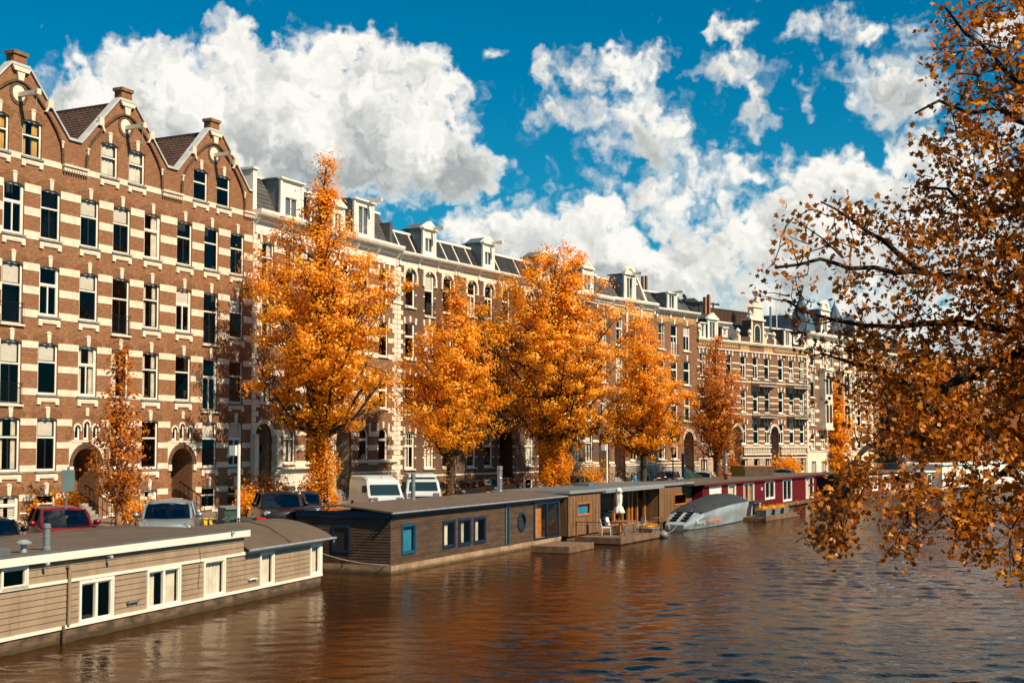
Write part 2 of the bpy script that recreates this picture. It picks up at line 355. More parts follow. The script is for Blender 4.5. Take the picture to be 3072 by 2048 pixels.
class House:
    def __init__(s, name, label, X, Y, bend, width, cat='house', group=None):
        s.w = width; s.root = thing(name, label, cat, (X, Y, G), pi / 2 - rad(bend), group); s.ops = []
    def part(s, name, mb, m, parent=None, smooth=False):
        return part(name, mb, m, parent or s.root, (0, 0, 0) if parent else (0, 0, -G), smooth)
    def wall(s, outer, holes, m='brick', back=9.0, room=True, rev=.17):
        loops = [[Vector((x, 0, z)) for x, z in outer]] + [[Vector((x, 0, z)) for x, z in openpoly(h)] for h in holes]
        tri = tessellate_polygon(loops); flat = [p for l in loops for p in l]
        b = MB(); fs = []
        def area(l): return abs(sum(l[i].x * l[(i + 1) % len(l)].z - l[(i + 1) % len(l)].x * l[i].z for i in range(len(l)))) / 2
        want = area(loops[0]) - sum(area(l) for l in loops[1:]); got = sum(area([flat[i] for i in t]) for t in tri)
        if abs(want - got) > .01 * want:
            print('grid wall', s.root.name, want, got)
            W_, T_ = s.w, max(z for x, z in outer); bx = [(min(p.x for p in l), max(p.x for p in l), min(p.z for p in l), max(p.z for p in l)) for l in loops[1:]]
            us = sorted({0.0, W_} | {round(q, 4) for r_ in bx for q in r_[:2]}); zs = sorted({G, T_} | {round(q, 4) for r_ in bx for q in r_[2:]})
            for z0, z1 in zip(zs[:-1], zs[1:]):
                for a, c in zip(us[:-1], us[1:]):
                    mu, mz = (a + c) / 2, (z0 + z1) / 2
                    if not any(r_[0] < mu < r_[1] and r_[2] < mz < r_[3] for r_ in bx): b.quad((a, 0, z0), (c, 0, z0), (c, 0, z1), (a, 0, z1))
            for l, r_ in zip(loops[1:], bx):
                tp = [p for p in l[2:]]
                if len(tp) > 2:
                    hf = len(tp) // 2; cr_ = Vector((r_[1], 0, r_[3])); cl_ = Vector((r_[0], 0, r_[3]))
                    for i in range(len(tp) - 1): b.add([tuple(tp[i]), tuple(tp[i + 1]), tuple(cr_ if i < hf else cl_)], [(0, 2, 1)])
            tri = []
        for t in tri:
            a, c, d = (flat[i] for i in t)
            n = (c - a).cross(d - a); fs.append(tuple(t) if n.y < 0 else tuple(reversed(t)))
        b.add(flat, fs)
        for l in loops[1:]:
            n = len(l); b.add([tuple(p) for p in l] + [(p.x, rev, p.z) for p in l], [(i, (i + 1) % n, (i + 1) % n + n, i + n) for i in range(n)])
        n = len(outer); d = .35
        b.add([(x, 0, z) for x, z in outer] + [(x, d, z) for x, z in outer], [(i, i + n, (i + 1) % n + n, (i + 1) % n) for i in range(n)])
        ztop = min(z for x, z in outer if z > 8)
        for x in (0.0, s.w): b.quad((x, d, G), (x, back, G), (x, back, ztop), (x, d, ztop))
        b.quad((0, back, G), (s.w, back, G), (s.w, back, ztop), (0, back, ztop))
        s.part('wall', b, m)
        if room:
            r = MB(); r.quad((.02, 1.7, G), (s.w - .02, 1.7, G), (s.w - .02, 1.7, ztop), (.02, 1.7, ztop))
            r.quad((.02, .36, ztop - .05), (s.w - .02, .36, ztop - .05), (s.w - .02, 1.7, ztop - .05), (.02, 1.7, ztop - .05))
            s.part('dark_backdrop', r, 'dark_room')  # dark sheet behind the windows, room shade put into its colour
    def bands(s, zs, ops, m='stone', name='stone_banding', proud=.022, u0=0.006, u1=None, keep=None):
        u1 = s.w - .006 if u1 is None else u1; b = MB()
        for z0, z1 in zs:
            iv = sorted((o[0] - .0, o[1] + .0) for o in ops if o[2] < z1 - .02 and o[3] + max(0, o[4] if o[4] < .4 else 0) > z0 + .02)
            x = u0
            for a, c in iv + [(u1, u1)]:
                if a - x > .06:
                    if keep: 
                        L = keep if x > u0 + .01 else 0; Rr = keep if a < u1 - .01 else 0
                        if L + Rr > a - x: b.box(x, a, -proud, -.001, z0, z1)
                        else:
                            if L: b.box(x, x + L, -proud, -.001, z0, z1)
                            if Rr: b.box(a - Rr, a, -proud, -.001, z0, z1)
                    else: b.box(x, a, -proud, -.001, z0, z1)
                x = max(x, c)
        s.part(name, b, m)
    def window(s, o, frame='white_paint', sash='green_black', curtain=None, sill='bracket', key='one', trans=.66, mull=True, lintel=True, name='window', grid=0):
        u0, u1, z0, z1, r = o[:5]; w_ = round(u1 - u0, 3); h = round(z1 - z0, 3); roundh = r >= w_ * .45
        top = h if roundh or r <= 0 else h + r
        k = ('fr', w_, h, r, frame, trans, sash, mull)
        def fr():
            b = MB(); y0, y1 = .075, .16; c = .095
            b.box(0, c, y0, y1, 0, top).box(w_ - c, w_, y0, y1, 0, top).box(c, w_ - c, y0, y1, 0, c).box(c, w_ - c, y0, y1, top - c - (0 if roundh else .02), top)
            if trans: b.box(c, w_ - c, y0 + .005, y1, h * trans - .035, h * trans + .035)
            if roundh:
                R = w_ / 2; ar = arc(R, h - R, R - c, R - c, 0, 180, 10); ou = arc(R, h - R, R, R, 0, 180, 10); b.ring(ar, ou, y0 - .003, y1 + .003)
            return b.mesh('window', frame)
        f = ob(name, cached(k, fr), s.root, (u0, 0, z0 - G))
        def sa():
            b = MB(); y0, y1 = .095, .145; c = .095; t = .04
            cells = [(c, h * trans - .035), (h * trans + .035, top - c)] if trans else [(c, top - c)]
            for i, (a, e) in enumerate(cells):
                b.box(c, c + t, y0, y1, a, e).box(w_ - c - t, w_ - c, y0, y1, a, e).box(c + t, w_ - c - t, y0, y1, a, a + t).box(c + t, w_ - c - t, y0, y1, e - t, e)
                if mull and i == 0: b.box(w_ / 2 - .035, w_ / 2 + .035, y0, y1, a + t, e - t)
                if grid and i == 1:
                    for q in range(1, grid + 1): b.box(w_ * q / (grid + 1) - .012, w_ * q / (grid + 1) + .012, y0, y1, a + t, e - t)
                    b.box(c + t, w_ - c - t, y0, y1, (a + e) / 2 - .012, (a + e) / 2 + .012)
            return b.mesh('sash', sash)
        ob('sash', cached(k + ('s', grid), sa), f)
        pn = ob('pane', cached(('pane', w_, top), lambda: MB().quad((.06, .12, .05), (w_ - .06, .12, .05), (w_ - .06, .12, top - .05), (.06, .12, top - .05)).mesh('pane', 'glass')), f); pn.rotation_euler = (rng.uniform(-.008, .008), 0, rng.uniform(-.03, .03))
        if curtain:
            def cu():
                b = MB(); spans = {'full': [(.06, w_ - .06, .05, top - .05)], 'sides': [(.06, w_ * .3, .05, top - .05), (w_ * .7, w_ - .06, .05, top - .05)],
                    'left': [(.06, w_ * .42, .05, top - .05)], 'right': [(w_ * .58, w_ - .06, .05, top - .05)], 'blind': [(.06, w_ - .06, h * .68, top - .05)],
                    'yellow': [(.06, w_ * .3, .05, top - .05), (w_ * .62, w_ - .06, .05, top - .05)], 'low': [(.06, w_ - .06, .05, h * .45)], 'shutter': [(.06, w_ * .4, .05, top - .05), (w_ * .6, w_ - .06, .05, top - .05)]}[curtain]
                for a, e, zz0, zz1 in spans:
                    if curtain == 'blind': b.box(a, e, .17, .18, zz0, zz1); continue
                    if curtain == 'shutter':
                        for q in range(int((zz1 - zz0) / .07)): b.box(a, e, .165, .175, zz0 + q * .07, zz0 + q * .07 + .045)
                        continue
                    n = 12; vs = []
                    for i in range(n + 1):
                        x = a + (e - a) * i / n; y = .20 + .03 * sin(i * 2.4)
                        vs += [(x, y, zz0), (x, y, zz1)]
                    b.add(vs, [(2 * i, 2 * i + 2, 2 * i + 3, 2 * i + 1) for i in range(n)])
                return b.mesh('curtain', {'yellow': 'yellow_curtain', 'blind': 'blind', 'shutter': 'white_paint'}.get(curtain, 'curtain'))
            ob('blind' if curtain in ('blind', 'shutter') else 'curtain', cached(('cu', curtain, w_, top), cu), f)
        if sill:
            def si(): return MB().box(-.09, w_ + .09, -.11, .078, -.09, 0).mesh('sill', 'stone_grey' if sill == 'bracket' else 'stone')
            ob('sill', cached(('sill', w_, sill), si), f)
            if sill == 'bracket':
                def sb():
                    b = MB().box(-.06, w_ + .06, -.05, -.001, -.34, -.115)
                    for x in (-.06, w_ - .16): b.box(x, x + .22, -.075, -.001, -.46, -.20)
                    b.box(.22, w_ - .22, -.062, -.05, -.29, -.16); return b.mesh('sill_bracket', 'stone')
                ob('sill_bracket', cached(('sb', w_), sb), f)
        zt = top
        if key in ('one', 'three'):
            def ke():
                b = MB(); c = w_ / 2; b.prism([(c - .09, zt - .03), (c + .09, zt - .03), (c + .13, zt + .42), (c - .13, zt + .42)], -.07, -.002)
                b.prism([(c - .17, zt + .42), (c + .17, zt + .42), (c, zt + .52)], -.09, -.002)
                return b.mesh('keystone', 'stone')
            def k3():
                b = MB(); c = w_ / 2; b.prism([(c - .09, zt - .03), (c + .09, zt - .03), (c + .12, zt + .40), (c - .12, zt + .40)], -.05, -.002)
                for sg in (-1, 1): b.prism([(c + sg * (w_ / 2 - .02), zt - r - .02), (c + sg * (w_ / 2 + .16), zt - r - .02), (c + sg * (w_ / 2 + .22), zt + .28), (c + sg * (w_ / 2 + .02), zt + .3)][::sg], -.05, -.002)
                return b.mesh('keystone', 'stone')
            ob('keystone', cached(('key', key, w_, zt, r), ke if key == 'one' else k3), f)
        if lintel and r > 0:
            def li():
                if roundh: 
                    R = w_ / 2; return MB().ring(arc(R, h - R, R, R, 0, 180, 12), arc(R, h - R, R + .28, R + .28, 0, 180, 12), -.014, -.001).mesh('lintel', 'brick_arch')
                hh = w_ / 2; R = (hh * hh + r * r) / (2 * r); a = math.degrees(math.asin(hh / R)) * 1.25
                return MB().ring(arc(w_ / 2, h + r - R, R, R, 90 - a, 90 + a, 8), arc(w_ / 2, h + r - R, R + .42, R + .42, 90 - a, 90 + a, 8), -.014, -.001).mesh('lintel', 'brick_arch')
            ob('lintel', cached(('li', w_, h, r), li), f)
        return f
    def porch(s, o, m='stone_warm', rail=True, steps=6, doorm='door_wood', archm='brick_dark', white=True, deep=1.4):
        u0, u1, z0, z1, r = o[:5]; W_ = u1 - u0; R = W_ / 2; b = MB(); y0, y1 = .17, deep
        b.quad((u0, y0, G), (u0, y1, G), (u0, y1, z1), (u0, y0, z1)).quad((u1, y1, G), (u1, y0, G), (u1, y0, z1), (u1, y1, z1))
        b.quad((u0, y1, G), (u1, y1, G), (u1, y1, z1), (u0, y1, z1))
        n = 10; ar = arc((u0 + u1) / 2, z1 - R, R, R, 0, 180, n) if r >= W_ * .45 else [(u1, z1), (u0, z1)]
        b.add([(x, y0, z) for x, z in ar] + [(x, y1, z) for x, z in ar], [(i, i + 1, i + 1 + len(ar), i + len(ar)) for i in range(len(ar) - 1)])
        s.part('porch', b, m)
        zf = G + steps * .17; st = MB()
        for i in range(steps): st.box(u0 + .01, u1 - .01, .06 + i * .2 - .35, y1 - .01, G + i * .17 + (.0 if i == 0 else .002), G + (i + 1) * .17)
        if steps: s.part('steps', st, 'stone_grey')
        d = MB(); dz1 = z1 - R if r >= W_ * .45 else z1 - .5
        d.box(u0 + .2, u1 - .2, y1 - .09, y1 - .012, zf, dz1 + .1)
        for q in (0, 1): d.box(u0 + .32, u1 - .32, y1 - .105, y1 - .09, zf + .2 + q * .9, zf + .9 + q * .95)
        dd = s.part('door', d, doorm)
        part('handle', MB().box(u1 - .32, u1 - .28, y1 - .15, y1 - .09, zf + .9, zf + 1.05), 'steel', dd)
        if r >= W_ * .45:
            cx, cz = (u0 + u1) / 2, z1 - R; rb = MB()
            for q in range(3): rb.ring(arc(cx, cz, R + .002 + q * .085, R + .002 + q * .085, 0, 180, 14), arc(cx, cz, R + .07 + q * .085, R + .07 + q * .085, 0, 180, 14), -.03 - .025 * q, -.001)
            s.part('archivolt', rb, archm)
            if white:
                wb = MB(); wb.box(u0 - .25, u0 - .002, -.09, .17, cz - .33, cz - .01).box(u1 + .002, u1 + .25, -.09, .17, cz - .33, cz - .01)
                for sg in (-1, 1): 
                    pts = [(cx + sg * p[0], cz + p[1]) for p in [(R + .27, 0), (R + .27, R + .33), (.0 + .25, R + .33)]] + [(cx + sg * (R + .26) * cos(rad(a)), cz + (R + .26) * sin(rad(a))) for a in (75, 60, 45, 30, 15, 0)]
                    wb.prism(pts[::-1] if sg > 0 else pts, -.035, -.001)
                s.part('impost', wb, 'stone')
        if rail:
            rl = MB(); uu = u1 - .12
            for i in range(7):
                y = -.95 + i * .28; zb = G + max(0, (i - 1.0)) * .165; rl.tube([(uu, y, zb), (uu, y, zb + .95)], .018, 5)
            rl.tube([(uu, -1.0, G + .9), (uu, -.7, G + .95), (uu, .75, G + 1.75)], .035, 6); rl.lathe([(.0, 0), (.07, .05), (.07, .12), (0, .18)], (uu, -1.0, G + .88), 8)
            rl.tube([(uu, -.9, G + .3), (uu, .7, G + 1.2)], .02, 5)
            s.part('stair_railing', rl, 'black_iron')
    def cornice(s, z0, z1, m='white_paint', out=.5, u0=-.03, u1=None, brackets=True, frieze=0):
        u1 = s.w + .03 if u1 is None else u1; h = z1 - z0; b = MB()
        prof = [(.0, z0), (-.08, z0), (-.10, z0 + h * .18), (-out * .45, z0 + h * .30), (-out * .55, z0 + h * .55), (-out * .9, z0 + h * .62), (-out, z0 + h * .8), (-out, z1), (.3, z1), (.3, z0)]
        b.prismx(prof[::-1], u0, u1)
        if frieze: b.box(u0 + .05, u1 - .05, -.05, -.001, z0 - frieze, z0 - .002)
        if brackets:
            n = max(2, int((u1 - u0) / 2.2)); 
            for i in range(n + 1):
                x = u0 + .12 + (u1 - u0 - .42) * i / n
                b.prismx([(-.002, z0 - .45 - frieze * .3), (-.14, z0 - .35 - frieze * .3), (-.16, z0 - .05), (-out * .7, z0 + h * .25), (-.002, z0 + h * .25)][::-1], x, x + .2)
        s.part('cornice', b, m)
    def mansard(s, z0, z1, y0=.25, y1=1.3, m='slate', u0=0.01, u1=None, cap='zinc', bars=()):
        u1 = s.w - .01 if u1 is None else u1; b = MB()
        b.quad((u0, y0, z0), (u1, y0, z0), (u1, y1, z1), (u0, y1, z1)); b.quad((u0, y1, z1), (u1, y1, z1), (u1, 9, z1 + .15), (u0, 9, z1 + .15))
        for x in (u0, u1): b.add([(x, y0, z0), (x, y1, z1), (x, 9, z1 + .15), (x, 9, z0)], [(0, 1, 2, 3)])
        if m in ('slate', 'tile_black'):
            n = 9
            for i in range(n):
                t0 = i / n; ya, yb = y0 + (y1 - y0) * t0, y0 + (y1 - y0) * (t0 + 1 / n); za, zb = z0 + (z1 - z0) * t0, z0 + (z1 - z0) * (t0 + 1 / n)
                b.quad((u0, ya - .035, za), (u1, ya - .035, za), (u1, yb - .004, zb), (u0, yb - .004, zb))
        r = s.part('roof', b, m)
        t = MB().box(u0 - .02, u1 + .02, y1 - .12, y1 + .12, z1 - .02, z1 + .13); t.box(u0, u0 + .1, y0 - .1, y0 + .01, z0, z0 + .05)
        for x in bars:
            t.hexa([(x - .05, y0 - .07, z0), (x + .05, y0 - .07, z0), (x + .05, y0, z0), (x - .05, y0, z0), (x - .05, y1 - .07, z1), (x + .05, y1 - .07, z1), (x + .05, y1, z1), (x - .05, y1, z1)])
        part('roof_trim', t, 'white_paint', r)
        return r
    def dormer(s, uc, w_, z0, z1, y0=.12, back=1.6, kind='ped', m='white_paint', cheek='zinc', pane=(.18, .25, .12), hoist=False):
        b = MB(); a, e = uc - w_ / 2, uc + w_ / 2; px0, px1 = a + w_ * pane[0], e - w_ * pane[0]; pz0, pz1 = z0 + (z1 - z0) * pane[2], z1 - (z1 - z0) * pane[1]
        b.box(a, px0, y0, y0 + .14, z0, z1).box(px1, e, y0, y0 + .14, z0, z1).box(px0, px1, y0, y0 + .14, z0, pz0).box(px0, px1, y0, y0 + .14, pz1, z1)
        b.box(a - .14, e + .14, y0 - .18, y0 + .16, z1, z1 + .1); b.box(a - .06, a + .12, y0 - .06, y0 - .001, z0, z1 - .001).box(e - .12, e + .06, y0 - .06, y0 - .001, z0, z1 - .001)
        if kind == 'ped':
            b.prism([(a - .16, z1 + .1), (e + .16, z1 + .1), (uc, z1 + .1 + w_ * .36)], y0 - .15, y0 + .2)
        if kind == 'arch':
            b.ring(arc(uc, z1 + .1, w_ * .28, w_ * .28, 0, 180, 10), arc(uc, z1 + .1, w_ * .46, w_ * .46, 0, 180, 10), y0 - .12, y0 + .3); b.prism([(uc + w_ * .3, z1 + .1)] + arc(uc, z1 + .1, w_ * .3, w_ * .3, 0, 180, 8)[1:], y0 + .02, y0 + .2)
        d = s.part('dormer', b, m)
        c = MB().box(a + .03, e - .03, y0 + .14, y0 + back, z0, z1 - .005).box(a - .1, e + .1, y0 + .16, y0 + back + .2, z1 + .012, z1 + .1)
        if kind == 'ped': c.prism([(a - .12, z1 + .1), (e + .12, z1 + .1), (uc, z1 + .06 + w_ * .34)], y0 + .2, y0 + back)
        part('cheek', c, cheek, d)
        g = MB(); gm = (px0 + px1) / 2; g.quad((px0, y0 + .12, pz0), (px1, y0 + .12, pz0), (px1, y0 + .12, pz1), (px0, y0 + .12, pz1))
        f = MB(); t = .05; f.box(px0, px0 + t, y0 + .05, y0 + .1, pz0, pz1).box(px1 - t, px1, y0 + .05, y0 + .1, pz0, pz1).box(gm - .035, gm + .035, y0 + .05, y0 + .1, pz0, pz1).box(px0 + t, px1 - t, y0 + .05, y0 + .1, pz1 - t, pz1).box(px0 + t, px1 - t, y0 + .05, y0 + .1, pz0, pz0 + t)
        part('dormer_window', f, m, d); part('pane', g, 'glass', d)
        if hoist: s.part('hoist_beam', MB().box(uc - .1 + w_ * .2, uc + .1 + w_ * .2, y0 - 1.1, y0 + .1, z1 + .02, z1 + .24), 'cream_paint')
        return d
    def balcony(s, u0, u1, z, out=.95, h=1.0, slab='stone_grey', name='balcony'):
        b = MB().box(u0, u1, -out, -.005, z - .16, z)
        for x in (u0 + .2, u1 - .35): b.prismx([(-.005, z - .75), (-out * .8, z - .17), (-.005, z - .17)][::-1], x, x + .14)
        sl = s.part(name, b, slab); r = MB()
        P = [(u0 + .03, -.02), (u0 + .03, -out + .04), (u1 - .03, -out + .04), (u1 - .03, -.02)]
        for q in (z + .12, z + h): r.tube([(x, y, q) for x, y in P], .02, 5)
        for (xa, ya), (xb, yb) in zip(P[:-1], P[1:]):
            n = max(3, int(math.hypot(xb - xa, yb - ya) / .14))
            for i in range(n + 1):
                x, y = xa + (xb - xa) * i / n, ya + (yb - ya) * i / n; r.tube([(x, y, z), (x, y, z + h)], .011, 4)
        part('railing', r, 'black_iron', sl); return sl
    def french(s, o, h=.95):
        u0, u1, z0 = o[:3]; r = MB()
        for q in (.06, h): r.tube([(u0 - .02, .02, z0 + q), (u0 - .02, -.12, z0 + q), (u1 + .02, -.12, z0 + q), (u1 + .02, .02, z0 + q)], .018, 5)
        n = int((u1 - u0) / .1)
        for i in range(n + 1): x = u0 + (u1 - u0) * i / n; r.tube([(x, -.12, z0 + .05), (x, -.12, z0 + h)], .009, 4)
        s.part('window_railing', r, 'black_iron')

# ---------- three gabled brick houses
def gable_house(label, Y, cols, door, fr, curt, end=False, gcurt=None):
    H = House('gabled_house', label, -46, Y, 0, 6.9, group='gabled brick houses'); hw = .61
    rows = [(14.58, 16.82), (11.0, 13.22), (7.36, 9.66), (3.83, 6.18)]
    ops = []; spec = []
    for c, u in enumerate(cols):
        for r_, (a, b) in enumerate(rows):
            if r_ == 3 and c == door: continue
            lo = .5 if (c, r_) in fr else 0
            o = (u - hw, u + hw, a - lo, b, .13); ops.append(o); spec.append((o, c, r_, lo))
        if c != door: o = (u - hw, u + hw, 1.62, 2.68, .11); ops.append(o); spec.append((o, c, 4, 0))
    gw = [(1.74, 2.90, 18.24, 19.86, .12), (3.68, 4.84, 18.24, 19.86, .12)]
    out = [(0, G), (6.9, G), (6.9, 19.56), (6.5, 19.56), (3.98, 22.3), (2.92, 22.3), (.4, 19.56), (0, 19.56)]
    holes = list(ops) + list(gw); u = cols[door]; po = (u - .86, u + .86, G, 4.88, .86)
    tri = [(u - .78, u - .40, 5.28, 5.98, .19), (u - .19, u + .19, 5.28, 6.16, .19), (u + .40, u + .78, 5.28, 5.98, .19)]
    holes2 = holes + tri + [(po[0], po[1], G + .001, po[3], po[4])]
    H.wall(out, holes2, 'brick')
    H.porch(po, 'brick_orange', steps=5)
    tb = MB()
    for k_, t in enumerate(tri):
        R = (t[1] - t[0]) / 2; tb.ring(arc((t[0] + t[1]) / 2, t[3] - R, R, R, -25, 205, 10), arc((t[0] + t[1]) / 2, t[3] - R, R + .09, R + .09, -25, 205, 10), -.035, -.001)
        f = H.window(t, trans=0, mull=False, sill=None, key=None, lintel=False)
    tb.box(u - 1.0, u + 1.0, -.06, -.001, 5.16, 5.26); tb.box(u - .1, u + .1, -.06, -.001, 6.42, 6.82)
    H.part('triple_light_surround', tb, 'stone')
    H.part('relieving_arch', MB().ring(arc(u, 5.3, 1.0, 1.05, 0, 180, 12), arc(u, 5.3, 1.32, 1.37, 0, 180, 12), -.012, -.001), 'brick_arch')
    bz = [(16.62, 17.0), (15.55, 15.93), (14.47, 14.85), (13.02, 13.37), (11.95, 12.31), (10.88, 11.23), (9.47, 9.79), (8.41, 8.72), (7.31, 7.62), (5.92, 6.24), (4.87, 5.16), (3.80, 4.10), (2.48, 2.78), (1.351, 1.56)]
    bo = [(o[0], o[1], o[2] - .12, o[3], .25) for o in ops] + [(po[0] - .26, po[1] + .26, G, 5.16, 0), (u - .95, u + .95, 5.2, 6.3, 0)]
    H.bands(bz, bo)
    H.bands([(18.04, 18.33)], [(g_[0], g_[1], 18, 20, 0) for g_ in gw], name='gable_band', u0=.78, u1=6.1)
    for o, c, r_, lo in spec:
        cu = curt.get((c, r_)); 
        H.window(o, curtain=cu, sash='white_paint' if (c + r_ * 3 + int(Y)) % 4 == 0 else 'green_black', mull=(c * 7 + r_ * 5 + int(Y)) % 3 != 0, sill='bracket' if not lo and r_ < 4 else 'plain')
        if lo: H.french(o)
    for g_ in gw: H.window(g_, curtain=gcurt, trans=.62, mull=gcurt == 'yellow')
    # coping, bosses, chimney, roof
    oc = out[2:]; cp = MB(); 
    inner = [(x, z - .02) for x, z in oc]; outer_ = [(x + (0 if 0 < i < len(oc) - 1 else 0), z + .10) for i, (x, z) in enumerate(oc)]
    cp.ring(inner, outer_, -.10, .36); H.part('coping', cp, 'lead_white')
    bs = MB()
    for x, z, sg in ((1.62, 20.85, -1), (5.22, 20.95, 1)):
        bs.hexa([(x - .18, -.14, z - .18), (x + .18, -.14, z - .18), (x + .18, -.001, z - .18), (x - .18, -.001, z - .18), (x - .14, -.17, z + .22), (x + .14, -.17, z + .22), (x + .14, -.001, z + .22), (x - .14, -.001, z + .22)])
        bs.prism([(x - sg * .25 - .06, z - .42), (x - sg * .25 + .06, z - .42), (x - sg * .1 + .06, z - .18), (x - sg * .1 - .06, z - .18)], -.13, -.001)
    bs.prism([(3.05, 22.02), (3.87, 22.02), (4.0, 22.22), (2.92, 22.22)], -.16, -.001).prism([(3.3, 21.62), (3.6, 21.62), (3.68, 22.02), (3.22, 22.02)], -.12, -.001)
    for x in (.80, 6.04): bs.box(x - .05, x + .05, -.12, -.001, 19.05, 19.3).box(x - .09, x + .09, -.14, -.001, 19.3, 19.38)
    H.part('gable_ornament', bs, 'stone')
    ch = MB().box(3.08, 3.82, -.03, .45, 22.2, 22.80).box(3.01, 3.89, -.10, .52, 22.80, 22.96).box(3.04, 3.86, -.07, .49, 22.30, 22.40)
    H.part('chimney', ch, 'brick')
    hp = [(2.75, 18.34), (2.72, 18.9), (2.6, 19.35), (2.34, 19.8), (1.98, 20.25), (1.6, 20.66), (1.15, 21.08), (.65, 21.45), (.25, 21.64), (0, 21.68)]
    ot = [(3.42 - d, z) for d, z in hp] + [(3.42 + d, z) for d, z in hp[-2::-1]]; it = [(3.42 + (u - 3.42) * (1 - .13 / 2.7), z - .12 * (1 - abs(u - 3.42) / 2.75)) for u, z in ot]
    rg = MB().ring(it, ot, -.11, -.001)
    rg.ring(arc(3.42, 21.02, .40, .40, 0, 360, 20), arc(3.42, 21.02, .54, .54, 0, 360, 20), -.04, -.001)
    H.part('arch_moulding', rg, 'brick_dark')
    H.part('roundel', MB().prism(arc(3.42, 21.02, .37, .37, 0, 345, 22), -.03, -.001), 'stone')
    hb = H.part('hoist_beam', MB().box(3.34, 3.54, -1.2, -.0, 20.86, 21.06).box(3.32, 3.56, -1.26, -1.16, 20.84, 21.1), 'cream_paint')
    part('hoist_hook', MB().tube([(3.44, -1.1, 20.86), (3.44, -1.1, 20.0)], .012, 5), 'steel', hb)
    cb = MB(); spans = [(-.8, .8)] + ([(5.98, 6.95)] if end else [])
    for a, e in spans:
        a += .0; cb.box(a, e, -.2, -.03, 18.22, 18.32).box(a + .05, e - .05, -.12, -.03, 18.1, 18.22)
        for i in range(int((e - a) / .16)): cb.box(a + .05 + i * .16, a + .14 + i * .16, -.17, -.04, 17.98, 18.1)
    H.part('corbel_table', cb, 'stone')
    rf = MB(); n = 26
    for sg in (-1, 1):
        xe = 3.45 + sg * 3.45; m_ = 14; vs = []; fs = []
        for i in range(m_):
            t0, t1 = i / m_, (i + 1) / m_
            for j in range(n * 2 + 1):
                y = .36 + 8.6 * j / (n * 2); rip = .035 * (1 if j % 2 else 0)
                for t, lift in ((t0, .075), (t1, .02)):
                    vs.append((xe + (3.45 - xe) * t, y, 19.35 + (22.2 - 19.35) * t + lift + rip))
        for i in range(m_):
            o_ = i * (n * 2 + 1) * 2
            for j in range(n * 2): a = o_ + j * 2; fs.append((a, a + 2, a + 3, a + 1))
            if i < m_ - 1:
                o2 = o_ + (n * 2 + 1) * 2
                for j in range(n * 2): fs.append((o_ + j * 2 + 1, o_ + j * 2 + 3, o2 + j * 2 + 2, o2 + j * 2))
        rf.add(vs, fs)
    rf.box(3.33, 3.57, .36, 8.96, 22.16, 22.33)
    H.part('roof', rf, 'tile_red')
    return H

gable_house('brick gabled house cut by the left edge, yellow curtains in its gable windows', 39.25, (1.05, 3.25, 5.45), 0, {(1, 1), (1, 2)},
            {(1, 2): 'blind', (2, 2): 'blind', (1, 4): 'shutter', (1, 3): 'sides', (2, 3): 'blind', (2, 4): None, (1, 1): 'blind'}, gcurt='yellow')
gable_house('brick gabled house with white curtains in its gable, middle of the gabled three', 46.15, (1.06, 3.25, 5.47), 0, {(1, 1)},
            {(0, 0): 'blind', (1, 0): 'blind', (2, 0): 'right', (0, 1): 'blind', (2, 1): 'sides', (0, 2): 'sides', (2, 2): 'sides', (1, 4): 'shutter', (2, 4): 'shutter', (1, 2): 'left'}, gcurt='full')
gable_house('brick gabled house with dark gable windows, beside the white mansard house', 53.04, (1.07, 3.28, 5.52), 0, {(1, 1), (1, 2)},
            {(0, 0): None, (1, 3): 'blind', (2, 3): 'blind', (0, 1): 'blind', (2, 1): 'blind'}, end=True)

